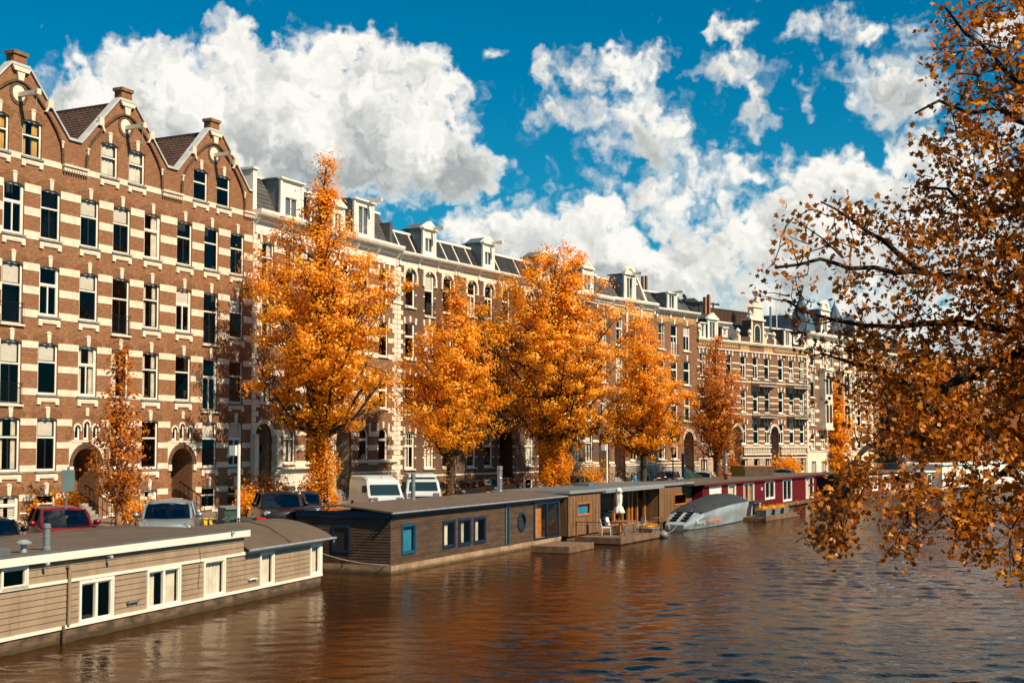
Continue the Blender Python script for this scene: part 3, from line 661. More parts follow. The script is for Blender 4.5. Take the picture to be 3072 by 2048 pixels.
# ---------- generic town house
def townhouse(name, label, X, Y, bend, width, ztop, cols, rows, hw=.58, brickm='brick_orange', door=None, style=None, group=None, base=(1.65, 2.6), curt=.4, plinth=None, key='three', rise=.14,
              band=(), bandkeep=None, bandh=.13, roundgf=False, frenchcols=(), sash='white_paint', frame='white_paint', seed=1, cat='house', basemat='plinth', sill='plain', porchm='stone_warm', extra_holes=(), grid=0):
    r_ = random.Random(seed); H = House(name, label, X, Y, bend, width, cat, group); ops = []; spec = []
    doors = [] if door is None else door
    for c, u in enumerate(cols):
        for k, (a, b) in enumerate(rows):
            gf = k == len(rows) - 1
            if gf and any(d0 - .1 < u < d1 + .1 for d0, d1, _ in doors): continue
            lo = .0
            if (c, k) in frenchcols: lo = .45
            o = (u - hw, u + hw, a - lo, b, hw * .98 if gf and roundgf else rise); ops.append(o); spec.append((o, gf, lo))
        if base and not any(d0 - .1 < u < d1 + .1 for d0, d1, _ in doors):
            o = (u - hw, u + hw, base[0], base[1], .1); ops.append(o); spec.append((o, 'b', 0))
    po = [(d0, d1, G, zt, (d1 - d0) / 2) for d0, d1, zt in doors]
    H.wall([(0, G), (width, G), (width, ztop), (0, ztop)], ops + [(p[0], p[1], G + .001, p[3], p[4]) for p in po] + list(extra_holes), brickm)
    for p in po: H.porch(p, porchm, steps=5, archm='stone' if brickm != 'brick_dark' else 'brick_dark', white=False, rail=True)
    bo = [(o[0], o[1], o[2], o[3] - (hw if o[4] > .4 else 0), 0) for o in ops] + [(p[0] - .02, p[1] + .02, G, p[3], 0) for p in po]
    if band: H.bands([(z, z + bandh) for z in band], bo, keep=bandkeep)
    if plinth:
        b = [(G + .001, plinth)]; H.bands(b, [(o[0], o[1], o[2], o[3], 0) for o in ops if o[2] < plinth] and [(o[0] , o[1], G, plinth + 1, 0) for o in ops if o[2] < plinth] + [(p[0] - .02, p[1] + .02, G, p[3], 0) for p in po], m=basemat, name='plinth', proud=.06)
        pb = MB()
        for o in ops:
            if o[2] < plinth: pb.box(o[0], o[1], -.06, -.001, G + .001, o[2]); pb.box(o[0], o[1], -.06, -.001, min(o[3] + .1, plinth - .05), plinth)
        if pb.v: H.part('plinth_course', pb, basemat)
        H.bands([(plinth, plinth + .12)], [(p[0] - .02, p[1] + .02, G, p[3], 0) for p in po], name='plinth_moulding', proud=.12)
    for o, gf, lo in spec:
        q = r_.random(); cu = None
        if q < curt: cu = r_.choice(['full', 'sides', 'blind', 'left', 'right', 'low', 'sides'])
        H.window(o, curtain=cu, frame=frame, sash=sash if r_.random() < .75 else 'green_black', mull=r_.random() < .5, sill=sill if gf != 'b' else None, key=key if gf != 'b' else None, trans=.64 if gf != 'b' else 0, grid=grid if gf is True else 0)
        if lo: H.french(o)
    H.ops = ops; return H

def quoins(H, xs, z0, z1, m='stone', name='quoins'):
    b = MB(); z = z0; i = 0
    while z < z1 - .1:
        for x0, sg in xs:
            w_ = .62 if i % 2 == 0 else .38
            b.box(min(x0, x0 + sg * w_), max(x0, x0 + sg * w_), -.05, -.001, z, min(z + .30, z1))
        z += .33; i += 1
    H.part(name, b, m)

# ---------- pair of white banded houses with slate mansards
B4 = [(z, z + .33) for z in (16.35, 15.3, 14.3, 12.9, 11.9, 10.8, 9.1, 8.2, 7.2, 5.6, 4.7, 3.75)]
rowsB4 = [(14.5, 16.75), (10.95, 13.15), (7.45, 9.4), (3.95, 6.2)]
a4 = townhouse('mansard_house', 'white banded house with slate mansard, iron balcony and arched porch beside the gables', -46, 59.95, 0, 7.95, 18.2, (1.45, 3.7, 5.95), rowsB4, door=[(.42, 1.95, 6.28)], roundgf=True,
               brickm='brick_orange', sash='green_black', band=[b[0] for b in B4], bandh=.33, seed=11, curt=.6, base=(1.45, 2.5), frenchcols=((1, 2),), plinth=3.6, basemat='cream_paint', group='white banded mansard houses')
b4 = townhouse('mansard_house', 'white banded house with slate mansard and round topped dormer, right of the balcony house', -46, 67.9, 0, 8.0, 18.2, (1.58, 3.9, 6.27), rowsB4, door=[(.7, 2.45, 6.3)], roundgf=True,
               brickm='brick_orange', sash='white_paint', band=[b[0] for b in B4], bandh=.33, seed=12, curt=.5, base=(1.45, 2.5), plinth=3.2, basemat='stone_warm', group='white banded mansard houses')
quoins(a4, [(.02, 1), (7.93, -1)], 1.4, 17.3); quoins(b4, [(.02, 1), (7.98, -1)], 1.4, 17.3)
for H in (a4, b4): H.cornice(17.75, 18.55, out=.65, frieze=.55)
a4.mansard(18.5, 20.9, .3, 1.5); b4.mansard(18.5, 20.9, .3, 1.5)
a4.part('roof_post', MB().box(.2, .55, .15, 1.6, 18.5, 20.95).box(.12, .62, .05, 1.7, 20.95, 21.08), 'white_paint')
a4.dormer(3.9, 2.2, 18.5, 20.85, .12, kind='flat', pane=(.22, .42, .06))
a4.dormer(6.6, 1.2, 18.6, 20.2, .25, kind='ped')
b4.dormer(3.95, 2.3, 18.55, 21.0, .12, kind='flat', pane=(.24, .14, .12), hoist=True); b4.dormer(1.2, 1.2, 18.6, 20.2, .25, kind='ped')
b4.part('roof_post', MB().box(7.45, 7.8, .25, 1.6, 18.5, 20.2), 'slate')
cp_ = MB()
for i in range(4): cp_.lathe([(.13, 0), (.13, .5), (.18, .52), (.18, .6), (.1, .62)], (2.6 + i * .33, 2.2, 21.2), 8)
cp_.box(2.3, 4.0, 1.9, 2.6, 20.9, 21.22); b4.part('chimney_pots', cp_, 'slate')
a4.balcony(2.75, 6.0, 6.95)
b_ = MB().box(2.0, 7.9, -.35, -.001, 3.62, 3.74); b_.box(1.98, 2.3, -.25, -.001, G, 3.6); a4.part('string_course', b_, 'stone')
for x, hh in ((-.05, 3.9), (2.02, 3.9)):
    c = MB().lathe([(.26, 0), (.26, .2), (.2, .3), (.27, .9), (.2, 1.6), (.16, 1.9), (.24, 2.0), (.24, 2.15)], (x + .2, -.2, G), 10); c.box(x + .02, x + .38, -.35, -.001, G + 2.15, 5.6)
    a4.part('porch_column', c, 'stone', smooth=False)
a4.part('wall_lantern', MB().lathe([(.02, 0), (.09, .05), (.11, .3), (.03, .42)], (1.7, .6, 4.6), 6), 'black_iron')
b_ = MB().box(2.6, 8.0, -.18, -.001, 3.9, 4.05); b4.part('string_course', b_, 'stone')
# small plaques on the white basement
a4.part('wall_plaque', MB().box(2.95, 3.2, -.09, -.062, 2.5, 2.78), 'terracotta'); a4.part('wall_plaque', MB().box(5.0, 5.4, -.09, -.062, 2.35, 2.65), 'terracotta')

# ---------- brown terrace with tiled mansard and pedimented dormers
rowsB5 = [(14.55, 17.0), (10.95, 13.4), (7.4, 9.8), (3.4, 5.85)]
lb5 = ['brown brick house with tiled mansard, right after the white banded pair', 'brown brick terrace house behind the second tall tree, pedimented dormer on top', 'brown brick terrace house behind the ivy clad trunk, third of its terrace']
def b5(i, X, Y, w_, cols, door, dc):
    H = townhouse('terrace_house', lb5[i], X, Y, 5.6, w_, 18.0, cols, rowsB5, hw=.57, brickm='brick_dark', door=door, key='three', band=[16.2, 15.4, 14.4, 12.7, 11.9, 11.0, 9.1, 8.3, 7.3, 5.6, 4.9, 4.1, 3.3, 2.85, 2.2],
                  bandkeep=.2, bandh=.11, seed=20 + i, curt=.35, base=(1.5, 2.35), frenchcols=((1, 0),) if i == 0 else ((0, 1),), sill='plain', porchm='brick_dark', group='brown brick terrace with pedimented dormers', grid=3)
    H.bands([(2.85, 2.96), (7.05, 7.18)], [(d0, d1, G, zt, 0) for d0, d1, zt in door], name='string_course', proud=.05)
    b = MB()
    for u in cols:
        b.ring(arc(u, 16.72, .66, .55, 0, 180, 10), arc(u, 16.72, .84, .76, 0, 180, 10), -.1, -.001); b.box(u - .86, u - .66, -.1, -.001, 16.2, 16.72).box(u + .66, u + .86, -.1, -.001, 16.2, 16.72)
    b.box(0.01, w_ - .01, -.045, -.001, 17.35, 17.75)
    H.part('window_heads', b, 'stone'); H.cornice(17.75, 18.28, out=.55)
    H.mansard(18.25, 19.85, .3, 1.15, 'tile_black', bars=(1.0, 2.7, 5.2, 6.6)); H.dormer(dc, 1.5, 18.28, 20.25, .0, kind='ped', pane=(.2, .3, .2), hoist=True)
    return H
h = b5(0, -46, 75.9, 7.15, (1.5, 3.8, 6.05), [], 3.75); h.part('drainpipe', MB().tube([(7.0, -.08, G), (7.0, -.08, 17.6)], .06, 6), 'zinc')
quoins(h, [(.02, 1)], 1.4, 17.3)
h = b5(1, -45.3, 83.02, 8.6, (2.05, 4.4, 6.9), [(5.95, 7.85, 6.1)], 4.35); h.balcony(3.3, 5.6, 7.1, .8); 
h = b5(2, -44.46, 91.62, 7.9, (1.75, 4.0, 6.2), [(3.2, 4.8, 6.1)], 4.2)
h.part('dormer_turret', MB().box(6.6, 7.0, .1, .5, 18.3, 20.0), 'white_paint')

# ---------- brick houses with stone plinths
rowsB6 = [(13.9, 16.3), (10.5, 12.9), (7.1, 9.5), (3.65, 6.1)]
h6 = townhouse('plinth_house', 'brown house over a stone plinth with an arched porch, behind the third tree', -43.68, 99.52, 8, 7.3, 17.6, (1.27, 3.5, 6.0), rowsB6, hw=.6, brickm='brick_dark', door=[(5.16, 6.88, 6.35)], key='one',
               band=[5.3, 3.4, 8.8], bandh=.2, seed=31, curt=.4, base=(1.6, 2.5), plinth=3.2, basemat='plinth', group='brick houses on stone plinths')
h6.cornice(17.3, 18.1, out=.5); h6.mansard(18.05, 20.1, .3, 1.5); h6.dormer(3.5, 1.7, 18.1, 20.2, .1, kind='ped'); h6.balcony(2.2, 5.0, 6.9, .85)
h6.part('chimney', MB().box(.5, 1.3, 2, 2.8, 20, 21.3), 'brick_dark')
h6b = townhouse('plinth_house', 'brick house with white pilasters and a round topped white dormer', -42.67, 106.76, 13, 7.15, 17.6, (1.35, 3.6, 5.8), rowsB6, hw=.56, brickm='brick_orange', door=[(.53, 2.18, 6.35)], key='one',
                band=[5.3, 3.4], bandh=.2, seed=32, curt=.5, base=(1.6, 2.5), plinth=3.2, basemat='plinth', group='brick houses on stone plinths')
h6b.cornice(17.45, 18.15, out=.5); h6b.mansard(18.1, 20.0, .4, 1.8); h6b.dormer(3.1, 1.75, 18.15, 20.4, .05, kind='arch', pane=(.24, .12, .06), hoist=True)
pl = MB()
for x in (2.3, 4.6): pl.box(x, x + .3, -.12, -.001, 6.8, 17.4)
h6b.part('pilasters', pl, 'stone'); h6b.part('frieze', MB().box(.3, 6.9, -.03, -.001, 16.75, 17.3), 'frieze_yellow')
h6b.part('gable_rafter', MB().hexa([(4.1, -.05, 20.2), (4.3, -.05, 20.3), (4.3, .1, 20.3), (4.1, .1, 20.2), (5.7, -.05, 18.15), (5.95, -.05, 18.15), (5.95, .1, 18.15), (5.7, .1, 18.15)]), 'white_paint')
h6b.balcony(4.6, 6.9, 6.8, .8)

rowsB7 = [(14.0, 16.3), (10.75, 12.95), (7.3, 9.6), (3.7, 6.0)]
h7 = townhouse('narrow_house', 'orange brick house with yellow patterned frieze and a square white dormer', -41.05, 113.75, 15, 7.05, 17.3, (1.05, 3.15, 5.27), rowsB7, hw=.56, brickm='brick_orange', door=[(4.71, 6.38, 6.36)], key='one',
               band=[3.35], bandh=.1, seed=41, curt=.5, base=(1.5, 2.45), plinth=3.05, basemat='stone_grey', frenchcols=((1, 0),))
h7.cornice(17.3, 17.8, out=.5, brackets=True, frieze=0); h7.mansard(17.75, 19.6, .4, 2.2); h7.dormer(2.95, 1.5, 17.85, 19.35, .1, kind='flat', pane=(.2, .1, .04), hoist=True)
fz = MB().box(.2, 6.85, -.03, -.001, 16.75, 17.28); h7.part('frieze', fz, 'frieze_yellow')
fz = MB()
for i in range(26):
    x = .3 + i * .25; fz.prism([(x, 16.82), (x + .06, 16.82), (x + .19, 17.2), (x + .13, 17.2)], -.045, -.03).prism([(x + .13, 16.82), (x + .19, 16.82), (x + .06, 17.2), (x, 17.2)], -.048, -.03)
h7.part('frieze_lattice', fz, 'terracotta')
wv = MB(); pts = [(x / 10, 16.72 - .16 * abs(sin(x / 10 * pi / 2.12 + .3))) for x in range(2, 69)]; wv.ring([(x, z - .06) for x, z in pts], pts, -.06, -.001); h7.part('scalloped_edge', wv, 'frieze_yellow')
h7.part('chimney', MB().box(1.6, 1.85, 2.5, 2.7, 19.6, 21.1).box(2.2, 2.42, 2.5, 2.7, 19.6, 21.2), 'brick_orange')
h7.balcony(2.3, 4.1, 6.75, .9); h7.part('awning', MB().hexa([(2.4, -.9, 6.3), (4.0, -.9, 6.3), (4.0, -.05, 6.5), (2.4, -.05, 6.5), (2.4, -.9, 6.38), (4.0, -.9, 6.38), (4.0, -.05, 6.6), (2.4, -.05, 6.6)]), mat('blue_canvas', (.02, .22, .48), .7))
sd_ = MB().lathe([(.0, 0), (.28, .05), (.34, .12)], (0, 0, 0), 14); 
so_ = h7.part('satellite_dish', sd_, 'black_iron'); so_.location = (6.6, 1.2, 19.4 - G); so_.rotation_euler = (rad(70), 0, 0)

# ---------- long banded building with white central gable
c8 = (.95, 2.95, 5.32, 7.85, 10.03, 12.14, 14.75, 16.82, 18.82)
rowsB8 = [(11.75, 13.95), (8.35, 10.55), (5.15, 7.2)]
h8 = townhouse('banded_mansion', 'long white striped brick building with a central white gable, urn finial and black balconies', -39.22, 120.57, 18, 19.7, 15.4, c8, rowsB8, hw=.5, brickm='brick_orange', door=[(6.0, 7.4, 7.0), (12.75, 14.2, 7.0)], key='three',
               band=[13.2, 12.6, 12.0, 11.4, 9.9, 9.3, 8.7, 8.1, 6.6, 6.0, 5.4, 4.95], bandh=.13, seed=51, curt=.4, base=(2.2, 3.6), plinth=3.7, basemat='stone_warm', cat='building')
fz = MB().box(.3, 6.9, -.04, -.001, 14.75, 15.15).box(7.2, 8.9, -.06, -.001, 14.6, 15.1).box(11.5, 13.2, -.06, -.001, 14.6, 15.1).box(13.5, 19.4, -.04, -.001, 14.75, 15.15); h8.part('frieze', fz, 'frieze_yellow')
fz = MB()
for i in range(62):
    x = .35 + i * .31
    if 8.9 < x < 11.4: continue
    fz.prism([(x, 14.8), (x + .07, 14.8), (x + .2, 15.05), (x + .13, 15.05)], -.075, -.06).prism([(x + .15, 14.8), (x + .22, 14.8), (x + .09, 15.05), (x + .02, 15.05)], -.08, -.06)
h8.part('frieze_lattice', fz, 'terracotta')
cn = MB().box(-.05, 19.75, -.25, .3, 15.3, 15.48).box(-.02, 19.72, -.12, -.001, 14.45, 14.58)
for i in range(70): cn.box(.1 + i * .28, .22 + i * .28, -.2, -.001, 15.16, 15.3)
h8.part('cornice', cn, 'stone')
h8.mansard(15.4, 17.5, .5, 2.2, 'slate')
gb = MB().box(9.05, 11.45, -.12, .9, 15.48, 17.75).box(7.0, 9.05, -.1, .2, 15.48, 16.0).box(11.45, 13.5, -.1, .2, 15.48, 16.0); h8.part('central_gable', gb, 'brick_dark')
gs = MB().box(8.9, 11.6, -.28, .9, 17.75, 17.95).prism([(9.15, 17.95), (11.35, 17.95), (11.0, 18.5), (11.0, 19.1), (9.5, 19.1), (9.5, 18.5)], -.2, .5).prism([(9.2, 19.1), (11.3, 19.1), (10.25, 19.95)], -.32, .6)
gs.lathe([(.3, 0), (.22, .25), (.12, .35), (.38, .75), (.4, .95), (.15, 1.2), (.17, 1.35), (.0, 1.6)], (10.25, 0, 19.85), 12); gs.box(9.95, 10.55, -.2, .3, 19.6, 19.95)
for x in (9.1, 11.15): gs.box(x, x + .25, -.18, -.121, 15.5, 17.7)
for x in (9.0, 11.2): gs.lathe([(.18, 0), (.12, .3), (.2, .5), (0, .9)], (x + .15, 0, 17.95), 8)
for x in (.3, 6.9, 9.0, 11.6, 13.4, 19.2): gs.box(x - .2, x + .2, -.22, .2, 15.48, 16.1).lathe([(.2, 0), (.1, .1), (.26, .35), (.26, .5), (0, .75)], (x, -.02, 16.1), 10)
h8.part('gable_ornament', gs, 'stone')
gw = MB().prism([(9.75, 15.7), (10.7, 15.7), (10.7, 16.8)] + arc(10.225, 16.8, .475, .475, 0, 180, 8) + [(9.75, 16.8)], -.135, -.121); f_ = h8.part('gable_window', gw, 'green_black')
part('surround', MB().ring(arc(10.225, 16.8, .475, .475, 0, 180, 10), arc(10.225, 16.8, .6, .6, 0, 180, 10), -.16, -.121).box(9.62, 9.75, -.16, -.121, 15.6, 16.8).box(10.7, 10.83, -.16, -.121, 15.6, 16.8), 'stone', f_)
h8.dormer(3.0, 1.6, 15.5, 17.4, .3, kind='ped', pane=(.2, .12, .05), cheek='slate'); h8.dormer(16.6, 1.3, 15.5, 17.2, .3, kind='flat', cheek='slate', pane=(.2, .1, .05)); h8.dormer(1.1, .9, 15.5, 16.9, .2, kind='flat', pane=(.15, .1, .05)); h8.dormer(5.1, .8, 15.8, 16.7, .35, kind='flat', pane=(.2, .2, .2)); h8.dormer(13.0, .7, 15.7, 16.6, .35, kind='flat', pane=(.2, .2, .2)); h8.dormer(18.2, .8, 15.8, 16.7, .35, kind='flat', pane=(.2, .2, .2))
bl = MB()
for a, e in ((1.6, 5.9), (7.6, 12.6), (14.4, 19.4)):
    bl.box(a, e, -.22, -.065, 4.05, 4.2).box(a, e, -.22, -.065, 4.78, 4.9)
    for i in range(int((e - a) / .3)): bl.lathe([(.06, 0), (.09, .2), (.05, .4), (.07, .58)], (a + .15 + i * .3, -.14, 4.2), 6)
h8.part('balustrade', bl, 'stone')
for a, z in ((9.4, 7.95), (9.3, 11.15), (15.9, 7.95), (15.8, 11.15)): h8.balcony(a, a + 3.3, z, .95)
dk = MB()
for i in range(40): dk.box(5.8 + i * .24, 5.98 + i * .24, 2.6, 2.65, 17.7, 18.9)
dk.box(5.8, 15.4, 2.55, 2.7, 18.9, 19.0).box(5.8, 15.4, 2.6, 8, 17.5, 17.65); h8.part('roof_deck', dk, 'door_wood')
pg = MB()
for x in (1.6, 4.0, 6.4): pg.box(x, x + .12, 2.6, 2.72, 17.5, 19.3).box(x, x + .12, 5.6, 5.72, 17.5, 19.3)
pg.box(1.4, 7.4, 2.5, 2.66, 19.3, 19.45).box(1.4, 7.4, 5.6, 5.76, 19.3, 19.45)
for i in range(9): pg.box(1.5 + i * .7, 1.6 + i * .7, 2.5, 5.7, 19.45, 19.52)
h8.part('pergola', pg, 'tile_black')
pv = MB().add([(5.2, 6, 17.6), (10.4, 6, 17.6), (10.4, 9, 17.6), (5.2, 9, 17.6), (5.2, 6, 19.4), (10.4, 6, 19.4), (10.4, 9, 19.4), (5.2, 9, 19.4), (7.8, 6, 20.4), (7.8, 9, 20.4)], [(0, 1, 5, 8, 4), (1, 2, 6, 5), (2, 3, 7, 9, 6), (3, 0, 4, 7), (5, 6, 9, 8), (4, 8, 9, 7)]); h8.part('roof_house', pv, 'tile_black')
h8.part('chimney', MB().box(4.2, 4.45, 2, 2.3, 17.5, 19.9).box(4.85, 5.1, 2, 2.3, 17.5, 20.2), 'terracotta'); h8.part('flagpole', MB().tube([(16.4, 1.5, 17.4), (16.4, 1.5, 22.2)], [.07, .04], 6), 'white_paint'); h8.part('flue', MB().tube([(16.0, 2, 17.4), (16.0, 2, 19.8)], .12, 8), 'steel')

# ---------- white building with blue turrets
c9 = (1.7, 4.4, 7.1, 9.8, 12.5, 15.2, 17.7)
h9 = townhouse('turreted_building', 'white stone building with dark blue turret roofs, half behind the overhanging branches', -33.13, 139.34, 10, 19.4, 16.6, c9, [(13.6, 15.6), (10.2, 12.9), (7.2, 9.2), (4.6, 6.2)], hw=.62, brickm='brick_orange', door=[(6.6, 8.3, 4.6)],
               key='three', band=[15.0, 14.0, 12.2, 11.2, 8.6, 7.6, 6.0, 5.0], bandh=.35, seed=61, curt=.4, base=(1.8, 3.2), plinth=4.3, basemat='stone', cat='building')
quoins(h9, [(.02, 1), (19.38, -1), (5.4, 1), (10.9, -1), (13.7, 1)], 4.4, 16.4)
h9.cornice(16.5, 17.3, out=.6, frieze=.7); h9.mansard(17.25, 19.2, .5, 2.0, 'zinc')
tr_ = MB()
for x in (1.6, 11.0): tr_.lathe([(1.7, 0), (1.6, .3), (1.25, 1.6), (.5, 3.2), (.12, 3.9), (.0, 4.6)], (x, 1.2, 17.3), 8)
h9.part('turret_roof', tr_, mat('blue_slate', (.05, .09, .13), .45, .3, 2)); h9.dormer(5.6, 2.4, 17.3, 20.0, .1, kind='arch', pane=(.25, .2, .1)); h9.dormer(15.4, 2.2, 17.3, 19.6, .1, kind='ped', pane=(.25, .2, .1))
ow = MB(); 
for x in (3.3, 8.5): ow.box(x, x + 2.0, -.8, -.001, 7.0, 13.2).box(x - .15, x + 2.15, -.95, -.001, 13.2, 13.45).box(x - .1, x + 2.1, -.9, -.001, 6.7, 7.0)
o9 = h9.part('oriel', ow, 'stone'); og = MB()
for x in (3.3, 8.5):
    for z in (7.5, 10.6):
        for k in (0, 1): og.prism([(x + .2 + k * .9, z), (x + .85 + k * .9, z), (x + .85 + k * .9, z + 1.7)] + arc(x + .525 + k * .9, z + 1.7, .325, .325, 0, 180, 6) + [(x + .2 + k * .9, z + 1.7)], -.82, -.802)
part('oriel_window', og, 'green_black', o9)
h9.part('entrance_arch', MB().ring(arc(7.45, 2.9, 1.0, 1.7, 0, 180, 12), arc(7.45, 2.9, 1.35, 2.05, 0, 180, 12), -.2, -.062), 'white_paint')

for i, (X, Y, w_, bm, lb, hh) in enumerate([(-29.75, 158.47, 18.7, 'brick_dark', 'dark brick building far down the canal, glimpsed through orange crowns', 15.8), (-27.14, 177.03, 22, 'brick_orange', 'farther orange brick building behind the hanging branches', 15.0), (-24.1, 198.9, 26, 'brick_dark', 'farthest brown building at the end of the canal row', 16.0), (-20.4, 224.6, 34, 'brick_orange', 'low orange brick row closing the view behind the white houseboat', 13.5)]):
    n = int(w_ / 2.6); H = townhouse('canal_building', lb, X, Y, 8 if i < 3 else 30, w_, hh, [1.4 + k * 2.5 for k in range(n)], [(hh - 3, hh - 1.1), (hh - 6.2, hh - 4.2), (hh - 9.5, hh - 7.4), (3.6, 5.6)], hw=.55, brickm=bm, band=[hh - 1.6, hh - 5.0, hh - 8.4], bandh=.2, seed=70 + i, curt=.3, base=None, plinth=2.8, basemat='stone_warm', cat='building')
    H.cornice(hh - .1, hh + .6, out=.5); H.mansard(hh + .55, hh + 2.6, .4, 1.8, 'tile_black')

# ------------------------------------------------------------------ ground, water, quay
QL = [(-29.9, -60), (-29.9, 38), (-32.1, 43.5), (-32.4, 62), (-32.3, 84), (-31.6, 100), (-28.6, 118), (-25.4, 142), (-20.4, 180), (-12, 232)]
QR = [(60, 232), (34, 190), (18, 110), (14, 60), (14, -60)]
canal = QL + QR
outerg = [(-4000, -3000), (4000, -3000), (4000, 6000), (-4000, 6000)]
loops = [[Vector((x, y, 0)) for x, y in outerg], [Vector((x, y, 0)) for x, y in canal]]
flat = [p for l in loops for p in l]
tri = tessellate_polygon(loops)
gm = MB(); gm.add([(p.x, p.y, G) for p in flat], [tuple(t) if (flat[t[1]] - flat[t[0]]).cross(flat[t[2]] - flat[t[0]]).z > 0 else tuple(reversed(t)) for t in tri])
structure('ground', gm, 'asphalt')

m = bpy.data.materials.new('canal_water'); m.use_nodes = True; t = NT(m.node_tree); t.n.remove(t.n['Principled BSDF'])
co = t.node('ShaderNodeTexCoord').outputs['Object']; sx = t.node('ShaderNodeSeparateXYZ'); t.put(sx.inputs[0], co)
lee = t.ramp(sx.outputs[0], -27, -10, .42, 1.0)                       # calmer water in the lee of the boats
patch = t.m('MULTIPLY', t.ramp(t.noise(t.v('MULTIPLY', co, (1, .45, 1)), .09, 4, .55), .36, .62, .45, 1.25), lee)
rot = t.node('ShaderNodeVectorRotate'); rot.rotation_type = 'Z_AXIS'; t.put(rot.inputs['Vector'], co); rot.inputs['Angle'].default_value = rad(28)
a_ = t.noise(t.v('MULTIPLY', rot.outputs[0], (1.0, 2.1, 1)), 1.1, 4, .6, .9)
c_ = t.noise(t.v('MULTIPLY', rot.outputs[0], (1.0, 1.8, 1)), 5.5, 3, .6, .5)
bn = t.node('ShaderNodeBump'); bn.inputs['Strength'].default_value = 1.0; bn.inputs['Distance'].default_value = 1.0
t.put(bn.inputs['Height'], t.m('MULTIPLY', t.m('ADD', t.m('MULTIPLY', a_, t.ramp(sx.outputs[1], 90, 125, .015, .22)), t.m('MULTIPLY', c_, .016)), patch))
df = t.node('ShaderNodeBsdfDiffuse'); t.put(df.inputs[0], (.034, .0125, .003)); t.l.new(bn.outputs[0], df.inputs['Normal'])
gl_ = t.node('ShaderNodeBsdfGlossy'); gl_.inputs['Roughness'].default_value = .045; t.put(gl_.inputs[0], (.86, .76, .66)); t.l.new(bn.outputs[0], gl_.inputs['Normal'])
fr_ = t.node('ShaderNodeFresnel'); fr_.inputs[0].default_value = 1.33; t.l.new(bn.outputs[0], fr_.inputs['Normal'])
mx = t.node('ShaderNodeMixShader'); t.l.new(fr_.outputs[0], mx.inputs[0]); t.l.new(df.outputs[0], mx.inputs[1]); t.l.new(gl_.outputs[0], mx.inputs[2]); t.l.new(mx.outputs[0], t.n['Material Output'].inputs[0])
M['water'] = m
def water_sheet():
    rw = np.random.default_rng(12); dx = .125; xs = np.arange(-33.0, 15.01, dx); ys = np.arange(11.0, 118.01, dx * 1.1); X, Y = np.meshgrid(xs, ys); Z_ = np.zeros_like(X)
    for k in range(46):
        lam = .28 * (1.7 / .28) ** (rw.random() ** 1.2); th = rad(112) + rw.normal() * .55; kk = 2 * pi / lam; sl = .0285 * rw.uniform(.5, 1.4) * (lam / .8) ** -.12
        Z_ += sl / kk * np.sin(kk * (X * cos(th) + Y * sin(th)) + rw.random() * 6.28 + 1.3 * np.sin(.21 * X + .13 * Y + k))
    lee = np.clip((X + 28) / 17, 0, 1); lee = .34 + .66 * lee * lee * (3 - 2 * lee)
    gust = .78 + .30 * np.sin(.085 * X + .16 * Y + 1.5 * np.sin(.05 * Y)) * np.sin(.19 * X - .07 * Y + 1) + .16 * np.sin(.41 * X + .23 * Y)
    edge = np.clip(np.minimum.reduce([X + 33, 15 - X, Y - 11, (118 - Y) / 3]) / 2, 0, 1); Z_ = Z_ * lee * gust * edge
    n0, n1_ = X.shape; V = np.stack([X, Y, Z_], -1).reshape(-1, 3); i = np.arange(n0 * n1_).reshape(n0, n1_)
    F = np.stack([i[:-1, :-1], i[:-1, 1:], i[1:, 1:], i[1:, :-1]], -1).reshape(-1, 4)
    a, b_ = (xs[0], xs[-1]), (ys[0], ys[-1]); bx_ = [(-60, -80), (80, -80), (80, 260), (-60, 260)]; n = len(V)
    V = np.concatenate([V, np.array([(x, y, 0) for x, y in [(-60, -80), (80, -80), (80, b_[0]), (-60, b_[0]), (a[0], b_[0]), (a[1], b_[0]), (a[0], b_[1]), (a[1], b_[1]), (-60, b_[1]), (80, b_[1]), (80, 260), (-60, 260)]], float)])
    F = np.concatenate([F, np.array([(0, 1, 2, 3), (3, 4, 6, 8), (5, 2, 9, 7), (8, 9, 10, 11)]) + n])
    me = bpy.data.meshes.new('water'); me.vertices.add(len(V)); me.vertices.foreach_set('co', V.reshape(-1)); me.loops.add(F.size); me.loops.foreach_set('vertex_index', F.reshape(-1).astype(np.int32))
    me.polygons.add(len(F)); me.polygons.foreach_set('loop_start', np.arange(0, F.size, 4, dtype=np.int32)); me.polygons.foreach_set('loop_total', np.full(len(F), 4, dtype=np.int32)); me.polygons.foreach_set('use_smooth', [True] * len(F))
    me.materials.append(m); me.update(calc_edges=True); o = ob('water', me); o['kind'] = 'structure'
water_sheet()
qw = MB()
for (x0, y0), (x1, y1) in zip(canal, canal[1:] + canal[:1]): qw.quad((x0, y0, -1), (x1, y1, -1), (x1, y1, G - .004), (x0, y0, G - .004))
qc = MB()
for (x0, y0), (x1, y1) in zip(QL[:-1], QL[1:]): qc.hexa([(x0 - .45, y0, G + .003), (x0 + .04, y0, G + .003), (x1 + .04, y1, G + .003), (x1 - .45, y1, G + .003), (x0 - .45, y0, G + .12), (x0 + .04, y0, G + .12), (x1 + .04, y1, G + .12), (x1 - .45, y1, G + .12)])
q = single('quay_wall', qw, 'brick_dark', 'brick quay wall with stone coping along the canal edge', 'quay wall'); part('coping', qc, 'stone_grey', q)
chain = [(-46, 30), (-46, 75.9), (-45.3, 83.02), (-43.68, 99.52), (-42.67, 106.76), (-41.05, 113.75), (-39.22, 120.57), (-33.13, 139.34), (-29.75, 158.47), (-20.4, 224.6)]
pv = MB()
